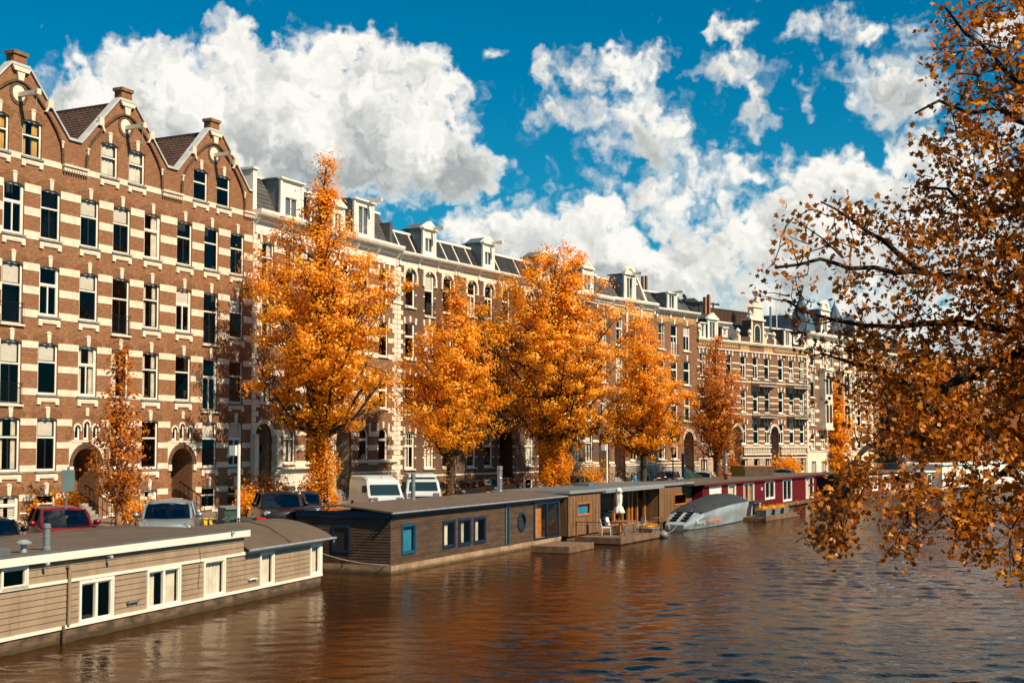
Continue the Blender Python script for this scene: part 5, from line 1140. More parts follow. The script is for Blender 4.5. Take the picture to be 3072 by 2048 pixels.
# 2. dark brown houseboat with blue windows
def brown_boat():
    R_ = thing('houseboat', 'dark brown wooden houseboat with blue framed windows and a porthole', 'houseboat', (-26.67, 43.6, 0), pi / 2 + rad(2.66), 'houseboats moored along the quay'); L, D_ = 18.1, 4.3
    part('hull', MB().hexa([(-.02, .0, -.6), (L, .0, -.6), (L, D_, -.6), (-.02, D_, -.6), (-.06, -.07, .32), (L + .03, -.07, .32), (L + .03, D_ + .05, .32), (-.06, D_ + .05, .32)]), 'hull_pale', R_)
    wn = [(.97, 1.97, .78, 1.78), (4.6, 5.6, .76, 1.74), (6.12, 7.18, .76, 1.74), (7.68, 8.74, .75, 1.73)]; ho = [(a - .09, c + .09, d - .09, e + .09) for a, c, d, e in wn] + [(11.04, 11.5, .3, 2.2), (12.5, 13.5, .9, 1.76), (14.5, 17.9, .33, 2.25)]
    part('siding', planks(MB(), 0, L, .33, 2.24, .115, ho, lap=.014), 'wood_brown', R_)
    e = MB(); planks(e, 0, D_, .33, 2.24, .115, [(1.68, 2.5, .78, 1.86)], lap=.014); e2 = MB().add([(y, D_ - x, z) for x, y, z in e.v], e.f); part('end_wall', e2, 'wood_brown', R_)
    e = MB(); planks(e, 0, D_, .33, 2.24, .115, [], lap=.014); e2 = MB().add([(L - .4 - y, x, z) for x, y, z in e.v], e.f); part('end_wall', e2, 'wood_brown', R_)
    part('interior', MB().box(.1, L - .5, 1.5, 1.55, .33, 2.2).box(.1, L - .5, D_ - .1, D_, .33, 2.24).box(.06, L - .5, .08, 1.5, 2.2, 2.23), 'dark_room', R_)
    part('eaves_board', MB().box(-.1, L + .1, -.08, -.02, 2.22, 2.34).box(-.1, -.05, -.08, D_, 2.16, 2.42), 'navy_paint', R_)
    cur = [('teal_curtain', [(.02, .98)]), ('curtain', [(.03, .62)]), ('curtain', [(.4, .62)]), ('curtain', [(.28, .55)])]
    for w_, c, fm in zip(wn, cur, ('blue_paint', 'navy_paint', 'navy_paint', 'navy_paint')): boat_window(R_, w_, fm, c, 0, .10)
    # end window, porthole, narrow strip window and glazed corner doors
    b = MB().box(-.05, .05, D_ - 2.5, D_ - 2.4, .78, 1.86).box(-.05, .05, D_ - 1.78, D_ - 1.68, .78, 1.86).box(-.05, .05, D_ - 2.4, D_ - 1.78, .78, .88).box(-.05, .05, D_ - 2.4, D_ - 1.78, 1.76, 1.86)
    f = part('window', b, 'navy_paint', R_); part('pane', MB().box(.0, .01, D_ - 2.4, D_ - 1.78, .88, 1.76), 'green_black', f)
    b = MB().ring(arc(13.0, 1.33, .42, .36, 0, 360, 24), arc(13.0, 1.33, .52, .45, 0, 360, 24), -.06, .03); f = part('porthole', b, 'navy_paint', R_); part('pane', MB().prism(arc(13.0, 1.33, .42, .36, 0, 345, 22), .0, .01), 'glass', f)
    part('porthole_backing', MB().box(12.5, 13.5, .06, .07, .9, 1.76), 'dark_room', R_); sp = MB()
    for sx, sz in ((12.5, .9), (13.5, .9), (12.5, 1.76), (13.5, 1.76)):
        a0 = {(12.5, .9): 180, (13.5, .9): 270, (13.5, 1.76): 0, (12.5, 1.76): 90}[(sx, sz)]; sp.prism([(sx, sz)] + [(13.0 + .5 * cos(rad(a0 + q)), 1.33 + .43 * sin(rad(a0 + q))) for q in range(0, 91, 15)][::1], -.012, .04)
    part('porthole_surround', sp, 'wood_brown', R_)
    part('strip_window', MB().box(11.04, 11.14, -.05, .04, .3, 2.2).box(11.4, 11.5, -.05, .04, .3, 2.2).box(11.14, 11.4, -.05, .04, .3, .4).box(11.14, 11.4, -.05, .04, 2.1, 2.2), 'blue_paint', R_); part('strip_curtain', MB().box(11.18, 11.27, -.0, .02, .4, 2.1), 'curtain', R_); part('strip_backing', MB().box(11.04, 11.5, .05, .06, .3, 2.2), 'dark_room', R_)
    f = MB(); f.box(14.5, 17.92, -.06, .04, 2.08, 2.25).box(14.5, 17.92, -.06, .04, .33, .42)
    for a in (14.5, 16.15, 17.75): f.box(a, a + .15, -.06, .04, .42, 2.08)
    f = part('glazed_doors', f, 'navy_paint', R_); part('pane', MB().quad((14.6, .0, .42), (17.8, .0, .42), (17.8, .0, 2.08), (14.6, .0, 2.08)), 'glass', f)
    cb = MB(); n = 14; vs = []
    for i in range(n + 1): x = 14.72 + 1.15 * i / n; vs += [(x, .14 + .03 * (i % 2), .42), (x, .14 + .03 * (i % 2), 2.08)]
    part('curtain', cb.add(vs, [(2 * i, 2 * i + 2, 2 * i + 3, 2 * i + 1) for i in range(n)]), 'orange_curtain', f)
    zf = [(-.2, 2.36), (-.2, 2.42), (2.1, 2.66), (D_ + .15, 2.5), (D_ + .15, 2.44), (2.1, 2.6)]; part('roof', MB().prismx(zf[::-1], -.2, L + .3), 'roof_felt', R_)
    part('gutter', MB().tube([(-.3, -.24, 2.37), (L + .5, -.24, 2.37)], .04, 8), 'galv', R_)
    part('drainpipe', MB().tube([(-.12, -.2, 2.33), (-.12, -.1, 2.2), (-.1, 1.0, 1.35), (-.1, 1.9, .7), (-.1, 2.0, .35)], .014, 5), 'black_iron', R_)
    flue(R_, '', 5.66, 2.0, 2.62, 1.15, .09); flue(R_, '', 17.2, 3.0, 2.58, 1.35, .13, 'steel')
    part('roof_vent', MB().lathe([(.09, 0), (.09, .14), (.13, .15), (.02, .2)], (4.8, 3.6, 2.55), 10), 'galv', R_)
brown_boat()
single('landing_raft', MB().box(0, 3.3, 0, 1.9, -.05, .30).box(-.03, 3.33, -.04, -.001, .02, .32).box(-.05, -.001, 0, 1.9, .02, .32), 'deck_wood', 'small bare wooden raft floating before the glazed blue doors', 'raft', (-24.3, 55.5, 0), pi / 2 + rad(3))

# 3. teak clad houseboat with glazed middle
def teak_boat():
    R_ = thing('houseboat', 'flat roofed houseboat in upright teak boards with a long glazed middle', 'houseboat', (-27.3, 62.3, 0), pi / 2, 'houseboats moored along the quay'); L, D_ = 20.3, 4.4
    part('hull', MB().box(.1, L - .05, .12, D_, -.6, .27), 'hull_stain', R_); b = MB()
    w1, w2 = (1.15, 2.9, 1.33, 1.9), (16.75, 19.1, 1.25, 1.86)
    def boards(a, e, hole, y=0.):
        n = int((e - a) / .13); w_ = (e - a) / n
        for i in range(n):
            x0, x1 = a + i * w_, a + (i + 1) * w_ - .012; d = .012 * ((i * 7) % 3) / 2
            zz = [(.28, 2.46)]
            if hole and x1 > hole[0] - .06 and x0 < hole[1] + .06: zz = [(.28, hole[2] - .06), (hole[3] + .06, 2.46)]
            for z0, z1 in zz:
                cuts = [z0] + [q for q in (.82, 1.36, 1.9) if z0 + .02 < q < z1 - .02] + [z1]
                for p_, q_ in zip(cuts[:-1], cuts[1:]): b.box(x0, x1, y - d, y + .05, p_, q_ - .008)
        if hole is None: b.box(a, e, y + .04, y + .06, .28, 2.46)
        else: b.box(a, hole[0] - .04, y + .045, y + .06, .28, 2.46).box(hole[1] + .04, e, y + .045, y + .06, .28, 2.46).box(a, e, y + .046, y + .06, .28, hole[2] - .04).box(a, e, y + .046, y + .06, hole[3] + .04, 2.46)
    boards(0, 4.35, w1); boards(13.9, L, w2); 
    for x0, sg in ((0, 1), (L, -1)):
        for i in range(33): b.box(min(x0, x0 + sg * .04), max(x0, x0 + sg * .04), .02 + i * .13, .14 + i * .13, .28, 2.46)
    b.box(4.3, 4.35, 0, .9, .28, 2.46).box(13.9, 13.95, 0, .9, .28, 2.46); part('cladding', b, 'teak', R_)
    boat_window(R_, w1, 'orange_wood', ('teal_curtain', [(.02, .98)]), 0, .06); boat_window(R_, w2, 'orange_wood', None, 0, .06)
    part('interior', MB().box(.1, L - .1, 2.6, 2.65, .3, 2.44).box(4.4, 13.8, .8, 2.6, .28, .30).box(4.4, 13.8, .8, 2.6, 2.40, 2.44), 'dark_room', R_)
    f = MB()
    for x, w_ in ((4.45, .18), (5.45, .22), (8.2, .2), (9.6, .12), (10.55, .16), (11.1, .2), (12.0, .16), (13.3, .2)): f.box(x, x + w_, .72, .86, .30, 2.36)
    f.box(4.4, 13.85, .74, .84, 2.28, 2.40).box(4.4, 13.85, .74, .84, .28, .38); f = part('glazed_front', f, 'orange_wood', R_)
    part('pane', MB().quad((4.4, .79, .38), (13.85, .79, .38), (13.85, .79, 2.28), (4.4, .79, 2.28)), 'glass', f)
    part('curtain', MB().add([(4.9, .9, .4), (5.25, .95, .4), (5.1, .92, 1.7), (5.0, .9, 1.7)], [(0, 1, 2, 3)]), 'curtain', f)
    part('roof', MB().box(-.1, L + .1, -.1, D_ + .1, 2.47, 2.60), mat('roof_sheet', (.12, .14, .145), .5, .2, 1.5), R_); part('roof_edge', MB().box(-.13, L + .13, -.14, -.10, 2.49, 2.635).box(4.35, 13.9, -.36, -.14, 2.40, 2.56).box(-.14, -.1, -.1, D_, 2.49, 2.63), 'galv', R_)
    part('skylight', MB().box(9.0, 10.6, 2.6, 3.6, 2.6, 2.78), 'zinc', R_)
teak_boat()

# terrace raft and its furniture
T_ = thing('floating_terrace', 'railed wooden terrace raft in front of the teak houseboat', 'terrace', (-24.05, 61.4, 0), pi / 2)
tb_ = MB().box(.02, 6.38, .02, 2.5, -.1, .28).box(0, 6.4, -.03, .06, .05, .36).box(-.04, .02, -.03, 2.5, .05, .36)
for i in range(20): tb_.box(.03 + i * .32, .32 + i * .32, .07, 2.5, .281, .33)
part('deck', tb_, 'deck_wood', T_); rl = MB()
for x, y in ((.0, .02), (.0, 2.4), (6.3, .02), (3.2, .02)): rl.box(x, x + .05, y, y + .05, .3, 1.12)
rl.box(0, .05, .02, 2.45, 1.08, 1.13).box(5.0, 6.35, .02, .06, 1.08, 1.12).tube([(.1, .03, 1.1), (.8, .03, .4)], .025, 5).tube([(0.05, .05, .98), (6.3, .05, .95)], .008, 4)
for q in (.5, .65, .8, .95): rl.tube([(.03, .04, q), (.03, 2.4, q)], .006, 4).tube([(3.2, .04, q), (6.3, .04, q)], .006, 4)
part('railing', rl, 'deck_wood', T_)
pg_ = 'things on the floating terrace'
U_ = thing('parasol', 'closed white parasol standing on the railed terrace raft', 'parasol', (-25.3, 64.4, .33), 0, pg_)
part('pole', MB().tube([(0, 0, 0), (0, 0, 2.3)], .025, 6).lathe([(.25, 0), (.25, .05), (.05, .08)], (0, 0, 0), 12), 'orange_wood', U_)
part('canopy', MB().lathe([(.27, 1.10), (.30, 1.16), (.19, 1.42), (.12, 1.52), (.16, 1.75), (.165, 2.05), (.13, 2.2), (.19, 2.22), (.11, 2.38), (.02, 2.46)], (0, 0, 0), 28, .13, 7), 'canvas_white', U_, smooth=True)
tbl = thing('garden_table', 'weathered wooden table under the closed parasol', 'table', (-24.95, 64.2, .33), 0, pg_); part('tabletop', MB().box(-.5, .5, -.8, .8, .68, .72), 'deck_wood', tbl)
for x, y in ((-.4, -.7), (.4, -.7), (-.4, .7), (.4, .7)): part('leg', MB().box(x - .02, x + .02, y - .02, y + .02, 0, .68), 'galv', tbl)
def chair(label, x, y, rz, m='plastic_white'):
    c = thing('garden_chair', label, 'chair', (x, y, .33), rz, pg_)
    part('seat', MB().box(-.22, .22, -.22, .22, .40, .44), m, c); part('backrest', MB().hexa([(-.22, .20, .44), (.22, .20, .44), (.22, .25, .44), (-.22, .25, .44), (-.18, .30, .85), (.18, .30, .85), (.18, .33, .85), (-.18, .33, .85)]), m, c)
    for a, e in ((-.2, -.2), (.2, -.2), (-.2, .2), (.2, .2)): part('leg', MB().tube([(a, e, .42), (a * 1.15, e * 1.15, 0)], .018, 5), m, c)
chair('white plastic chair left of the terrace table', -25.6, 63.3, 2.0); chair('white plastic chair behind the terrace table by the glazing', -25.9, 64.8, 1.4); chair('grey metal chair at the far end of the railed terrace', -24.9, 66.3, -.6, 'galv')
def planter(label, x, y, z, w_, d, h, m='plastic_grey', n=500, seed=1, rz=0., group='planters on the rafts'):
    p = thing('planter', label, 'planter', (x, y, z), rz, group); part('box', MB().hexa([(-w_ * .42, -d * .42, 0), (w_ * .42, -d * .42, 0), (w_ * .42, d * .42, 0), (-w_ * .42, d * .42, 0), (-w_ / 2, -d / 2, h), (w_ / 2, -d / 2, h), (w_ / 2, d / 2, h), (-w_ / 2, d / 2, h)]), m, p)
    rn = np.random.default_rng(seed); P_ = rn.normal(size=(n, 3)) * [w_ * .24, d * .24, .09] + [0, 0, h + .08]; ob('plants', leaf_mesh('plants', P_, .09, 'leaf_gold', seed), p)
planter('orange flowers in a long low planter on the terrace', -24.6, 66.9, .33, 1.0, 1.3, .22, seed=3); planter('round pot with orange plant beside the terrace table', -25.9, 65.6, .33, .45, .45, .4, 'terracotta', 260, 4)
single('fender_buoy', MB().lathe([(0, -.2), (.2, -.12), (.27, .02), (.24, .14), (.08, .22), (.04, .28)], (0, 0, 0), 12), 'plastic_grey', 'grey round fender floating at the terrace corner', 'buoy', (-23.9, 67.4, .12), smooth=True)

# 4. motorboat
def motorboat():
    R_ = thing('motorboat', 'bare metal motorboat under a dark canvas cover, louvred stern', 'motorboat', (-25.35, 73.4, 0), pi / 2)
    # s, half width deck, half width waterline, deck height, crown
    st = [(0, .58, .56, .34, .36), (.8, .78, .66, .44, .52), (1.6, .96, .76, .62, .74), (2.4, 1.08, .84, .84, .98), (3.4, 1.15, .92, 1.0, 1.12), (5, 1.2, 1.0, 1.14, 1.22), (7, 1.22, 1.04, 1.23, 1.3), (9, 1.2, 1.0, 1.27, 1.33), (11, 1.1, .86, 1.27, 1.33), (13, .88, .60, 1.24, 1.3), (15, .5, .26, 1.18, 1.22), (16.2, .2, .06, 1.14, 1.16), (16.8, .03, .01, 1.12, 1.13)]
    b = MB(); vs = []; k = 11
    for s_, hd, hw, zd, zc in st:
        keel = -.35 + max(0, (s_ - 13) / 4) * .5; sh = .0 if s_ < 15 else (16.8 - s_) * .0
        row = [(-hd * .55, zc), (-hd, zd), (-hd * 1.03, zd - .10), (-(hd * .5 + hw * .5) * 1.02, zd * .5), (-hw, .0), (0, keel), (hw, 0), ((hd * .5 + hw * .5) * 1.02, zd * .5), (hd * 1.03, zd - .10), (hd, zd), (hd * .55, zc)]
        vs += [(s_, y, z) for y, z in row]
    n = len(st); fs = [(i * k + j, i * k + (j + 1) % k, (i + 1) * k + (j + 1) % k, (i + 1) * k + j) for i in range(n - 1) for j in range(k)] + [tuple(range(k))[::-1], tuple(range((n - 1) * k, n * k))]
    mt = mat('bare_alloy', (.50, .58, .62), .35, .3, 1.1, metal=.3, bump=.12, bscale=3, stretch=(.4, 1, 1))
    o = part('hull', b.add(vs, fs), mt, R_, smooth=True)
    ms = o.modifiers.new('edge', 'EDGE_SPLIT'); ms.split_angle = rad(38)
    part('boot_top', MB().add([(s_ - .01, sg * (hw + .012), z) for s_, hd, hw, zd, zc in st[:-1] for sg, z in ((-1, .01), (-1, .13 + s_ * .004))], [(2 * i, 2 * i + 2, 2 * i + 3, 2 * i + 1) for i in range(n - 2)]), 'canvas_dark', R_)
    rb = MB().tube([(s_, -hd - .01, zd + .01) for s_, hd, hw, zd, zc in st[3:]], .022, 6).tube([(s_, hd + .01, zd + .01) for s_, hd, hw, zd, zc in st[3:]], .022, 6).tube([(.1, -.2, .4), (2.5, -.3, 1.1)], .02, 5).tube([(.1, -.55, .4), (2.4, -.75, 1.0)], .02, 5).tube([(.1, .55, .4), (2.4, .75, 1.0)], .02, 5); part('rubbing_rail', rb, 'steel', R_)
    lv = MB()
    for i in range(4):
        for y in (-.68, -.02 + .0): 
            s_ = .55 + i * .42; z = .50 + i * .135; lv.hexa([(s_, y + .1, z), (s_, y + .5, z), (s_ + .26, y + .5, z + .09), (s_ + .26, y + .1, z + .09), (s_, y + .1, z + .10), (s_, y + .5, z + .10), (s_ + .26, y + .5, z + .12), (s_ + .26, y + .1, z + .12)])
    part('louvres', lv, 'black_iron', R_)
    part('stern_panel', MB().add([(-.012, -.57, .0), (-.012, .57, 0), (-.012, .57, .32), (-.012, -.57, .32)], [(0, 1, 2, 3)]), 'plastic_grey', R_)
    cs = [(2.3, .98, .95, 1.0), (3.2, 1.10, 1.03, 1.38), (5, 1.16, 1.16, 1.58), (6.3, 1.18, 1.24, 1.72), (7.6, 1.17, 1.27, 1.86), (9.5, 1.12, 1.3, 1.86), (11, 1.0, 1.30, 1.80), (12.3, .86, 1.29, 1.62), (13.2, .74, 1.28, 1.33)]
    vs = []; kk = 9
    for s_, hw, z0, zt in cs:
        for j in range(kk): t_ = -1 + 2 * j / (kk - 1); vs.append((s_, hw * t_, z0 + (zt - z0) * (1 - abs(t_) ** 2.6) + .01 + .012 * sin(s_ * 5 + j * 2)))
    part('canvas_cover', MB().add(vs, [(i * kk + j, i * kk + j + 1, (i + 1) * kk + j + 1, (i + 1) * kk + j) for i in range(len(cs) - 1) for j in range(kk - 1)]), 'canvas_dark', R_, smooth=True)
    part('cover_light', MB().lathe([(.0, 0), (.06, .01), (.06, .05)], (12.4, -.45, 1.5), 8).lathe([(.0, 0), (.06, .01), (.06, .05)], (12.6, -.1, 1.56), 8), 'plastic_white', R_)
    part('cover_strap', MB().tube([(2.6, -.95, 1.05), (3.0, -.3, 1.36), (3.6, .9, 1.3)], .015, 5), 'steel', R_)
    part('deck_rail', MB().tube([(13.3, -.6, 1.3), (13.6, -.5, 1.42), (14.6, -.3, 1.4), (14.9, -.2, 1.25)], .015, 5).box(13.6, 14.4, -.2, .2, 1.3, 1.36), 'steel', R_)
    part('outboard', MB().lathe([(.02, 0), (.1, .04), (.12, .22), (.05, .3)], (-.35, .25, .05), 8).tube([(0, .25, .2), (-.35, .25, .15)], .03, 5), 'plastic_grey', R_)
    for txt, x, m_, sz in (('36-23-YJ', 1.17, 'plastic_white', .34), ('coaming.com', 3.0, mat('orange_vinyl', (.75, .19, .03), .5), .36)):
        cu = bpy.data.curves.new('lettering', 'FONT'); cu.body = txt; cu.size = sz; cu.extrude = .003; 
        tmp = bpy.data.objects.new('lettering', cu); COL.objects.link(tmp); me = bpy.data.meshes.new_from_object(tmp.evaluated_get(bpy.context.evaluated_depsgraph_get())); bpy.data.objects.remove(tmp)
        me.materials.clear(); me.materials.append(M[m_] if isinstance(m_, str) else m_)
        c = ob('registration_number' if txt[0] == '3' else 'lettering', me, R_, (x, -1.12 if x < 2 else -1.16, .34)); c.rotation_euler = (rad(90) + rad(-8), 0, rad(-1.6)); c.scale = (1.25, 1, 1); c.location.y = -1.0 if x < 2 else -1.17
    return R_
motorboat()
for i, (a, e, lb) in enumerate([((-25.3, 90.1, 1.0), (-23.6, 91.0, .3), 'thin mooring line from the motorboat bow to the planter raft'), ((-26.7, 43.6, .35), (-30.0, 41.5, 1.4), 'mooring line from the brown houseboat to the quay'), ((-25.2, 73.5, .35), (-24.1, 67.9, .36), 'slack line between the motorboat stern and the terrace')]):
    a, e = Vector(a), Vector(e); single('mooring_line', MB().tube([a.lerp(e, k / 8) - Vector((0, 0, .25 * sin(pi * k / 8))) for k in range(9)], .014, 5), 'stone_grey', lb, 'rope')

# 5. dark red houseboat
def red_boat():
    R_ = thing('houseboat', 'dark red houseboat with white windows, behind the motorboat', 'houseboat', (-26.6, 82.7, 0), pi / 2, 'houseboats moored along the quay'); L, D_ = 35.2, 4.4
    part('hull', MB().box(.05, L - .05, .02, D_, -.6, .3).box(20, L, -.12, .02, .12, .38), 'hull_stain', R_)
    wn = [(1.5, 3.95, 1.62, 2.18), (5.85, 7.45, 1.5, 2.16), (9.65, 12.2, .5, 2.16), (15.5, 18.1, .98, 2.16), (20.9, 23.5, .62, 2.16), (28.6, 31.2, .58, 2.16)]; ho = [(a - .1, c + .1, d - .08, e + .08) for a, c, d, e in wn]
    part('siding', planks(MB(), 0, L, .32, 2.28, .125, ho + [(32.5, 35.2, .9, 2.3)], lap=.016), 'red_paint', R_)
    e = MB(); planks(e, 0, D_, .32, 2.28, .125, [], lap=.016); part('end_wall', MB().add([(y, D_ - x, z) for x, y, z in e.v], e.f), 'red_paint', R_)
    part('interior', MB().box(.1, L - .1, 1.8, 1.85, .32, 2.25).box(.1, L - .1, .1, 1.8, 2.22, 2.26).box(32.4, 32.5, .1, 1.8, .32, 2.25), 'dark_room', R_)
    boat_window(R_, wn[0], 'white_paint', None, 1, .11, solid='white_paint'); boat_window(R_, wn[1], 'white_paint', ('curtain', [(.02, .98)]), 0, .13); boat_window(R_, wn[2], 'white_paint', ('orange_curtain', [(.02, .4), (.6, .98)]), 1, .12, 'window_door')
    boat_window(R_, wn[3], 'white_paint', None, 1, .13); boat_window(R_, wn[4], 'white_paint', None, 1, .13); boat_window(R_, wn[5], 'white_paint', ('curtain', [(.02, .7)]), 1, .12)
    part('roof', MB().box(-2.2, L + .2, -.18, D_ + .15, 2.42, 2.52), 'roof_felt', R_); part('fascia', MB().box(-.1, L + .22, -.2, -.12, 2.30, 2.44), 'red_paint', R_)
    part('side_lamp', MB().box(14.2, 14.45, -.1, -.02, 1.62, 1.84), 'plastic_white', R_)
    flue(R_, '', 12.5, 2.2, 2.5, 1.95, .16, 'steel')
    for x, y in ((4.0, 3.0), (5.2, 3.2)): part('roof_vent', MB().lathe([(.08, 0), (.08, .12), (.18, .14), (.05, .24)], (x, y, 2.52), 8), 'galv', R_)
red_boat()
single('flower_pot', MB().lathe([(.18, 0), (.30, .38), (.34, .38), (.34, .5), (.2, .5)], (0, 0, 0), 14), 'terracotta', 'terracotta pot on the dark red houseboat roof next to the tall steel flue', 'flower pot', (-27.9, 92.6, 2.52))
single('planter_raft', MB().box(0, 7.0, 0, 1.9, -.1, .22).box(-.05, 7.05, -.06, .06, .02, .34), 'deck_wood', 'low wooden raft carrying black planters beside the motorboat bow', 'raft', (-23.0, 85.0, 0), pi / 2 - rad(4))
for i in range(3): planter(['black planter with orange flowers at the near end of the raft', 'black planter between two others on the raft', 'black planter with orange plants at the far end of the raft'][i], -23.45 + i * .15, 86.1 + i * 1.75, .22, .8, 1.5, .5, 'plastic_grey', 420, 10 + i)
single('pumpkin', MB().lathe([(0, 0), (.2, .03), (.28, .15), (.2, .28), (.03, .3)], (0, 0, 0), 14, .06, 7), 'flower', 'round orange pumpkin behind the middle planter on the raft', 'pumpkin', (-24.2, 88.2, .3), smooth=True)
gt = thing('garden_table', 'dark metal table standing on the planter raft before the red houseboat', 'table', (-24.3, 87.2, .22)); part('tabletop', MB().box(-.55, .55, -1.3, 1.3, .95, 1.0), 'canvas_dark', gt)
for x, y in ((-.5, -1.2), (.5, -1.2), (-.5, 1.2), (.5, 1.2)): part('leg', MB().box(x - .03, x + .03, y - .03, y + .03, 0, .95), 'canvas_dark', gt)
single('white_post', MB().box(-.22, .22, -.15, .15, -.1, 1.0).box(-.25, .25, -.18, .18, .98, 1.04), 'plastic_white', 'white box post standing in the water by the motorboat bow', 'post', (-24.6, 88.6, 0))

# 6. mauve and white boats further on
def far_boat(label, x, y, bend, L, D_, wallm, wins, zr=2.35, curt=None):
    R_ = thing('houseboat', label, 'houseboat', (x, y, 0), pi / 2 - rad(bend), 'houseboats moored along the quay'); part('hull', MB().box(.05, L - .05, .02, D_, -.6, .3), 'hull_stain', R_)
    part('siding', planks(MB(), 0, L, .3, zr - .1, .16, [(a - .08, c + .08, d - .06, e + .06) for a, c, d, e in wins], lap=.016), wallm, R_)
    part('end_wall', MB().box(.0, .05, .05, D_, .3, zr - .1).box(L - .05, L, .05, D_, .3, zr - .1), 'dark_room' if wallm == 'mauve_paint' else wallm, R_); part('interior', MB().box(.1, L - .1, 1.8, 1.85, .32, zr - .1).box(.1, L - .1, .1, 1.8, zr - .14, zr - .1), 'dark_room', R_)  # outer end walls of the mauve boat reuse the near-black interior colour
    for i, w_ in enumerate(wins): boat_window(R_, w_, 'white_paint', ('curtain', [(.02, .35), (.65, .98)]) if i % 2 else None, 1, .14)
    part('roof', MB().box(-.2, L + .2, -.2, D_ + .15, zr - .05, zr + .1), 'roof_felt' if wallm == 'mauve_paint' else 'white_boat', R_)
far_boat('mauve houseboat with tall white windows beyond the dark red one', -24.9, 119.4, 6.8, 22, 4.4, 'mauve_paint', [(.6, 2.6, .6, 2.0), (3.4, 4.6, .6, 2.0), (6.8, 9.2, .8, 2.0), (11, 13.2, .8, 2.0), (14.8, 18.6, .5, 2.0), (19.8, 21.2, .5, 2.0)])
far_boat('small blue grey houseboat between the mauve and the white one', -21.6, 143, 8, 4.2, 3.6, 'zinc', [(1.2, 2.4, 1.0, 1.9)], 2.2)
far_boat('long white houseboat at the far right, behind the hanging branches', -20.6, 149, 9, 36, 4.6, 'white_boat', [(2 + i * 4.6, 4.4 + i * 4.6, 1.0, 2.1) for i in range(7)], 2.9)

# ------------------------------------------------------------------ bridge far right
br = thing('stone_bridge', 'low stone bridge with railing beyond the white houseboat', 'bridge', (-26, 196, 0), 0); bb = MB(); n = 24; top = [(x, 2.0 + .9 * sin(pi * x / 46)) for x in [46 * i / n for i in range(n + 1)]]
bb.prism([(0, -.5), (3, -.5)] + arc(11, -.5, 6, 2.0, 180, 0, 8) + arc(24, -.5, 6, 2.3, 180, 0, 8) + arc(37, -.5, 6, 2.0, 180, 0, 8) + [(46, -.5)] + top[::-1], 0, 8); part('deck', bb, 'brick_dark', br)
rb = MB().tube([(x, .1, z + 1.0) for x, z in top], .05, 5)
for x, z in top: rb.tube([(x, .1, z), (x, .1, z + 1.0)], .04, 5)
part('railing', rb, 'black_iron', br)

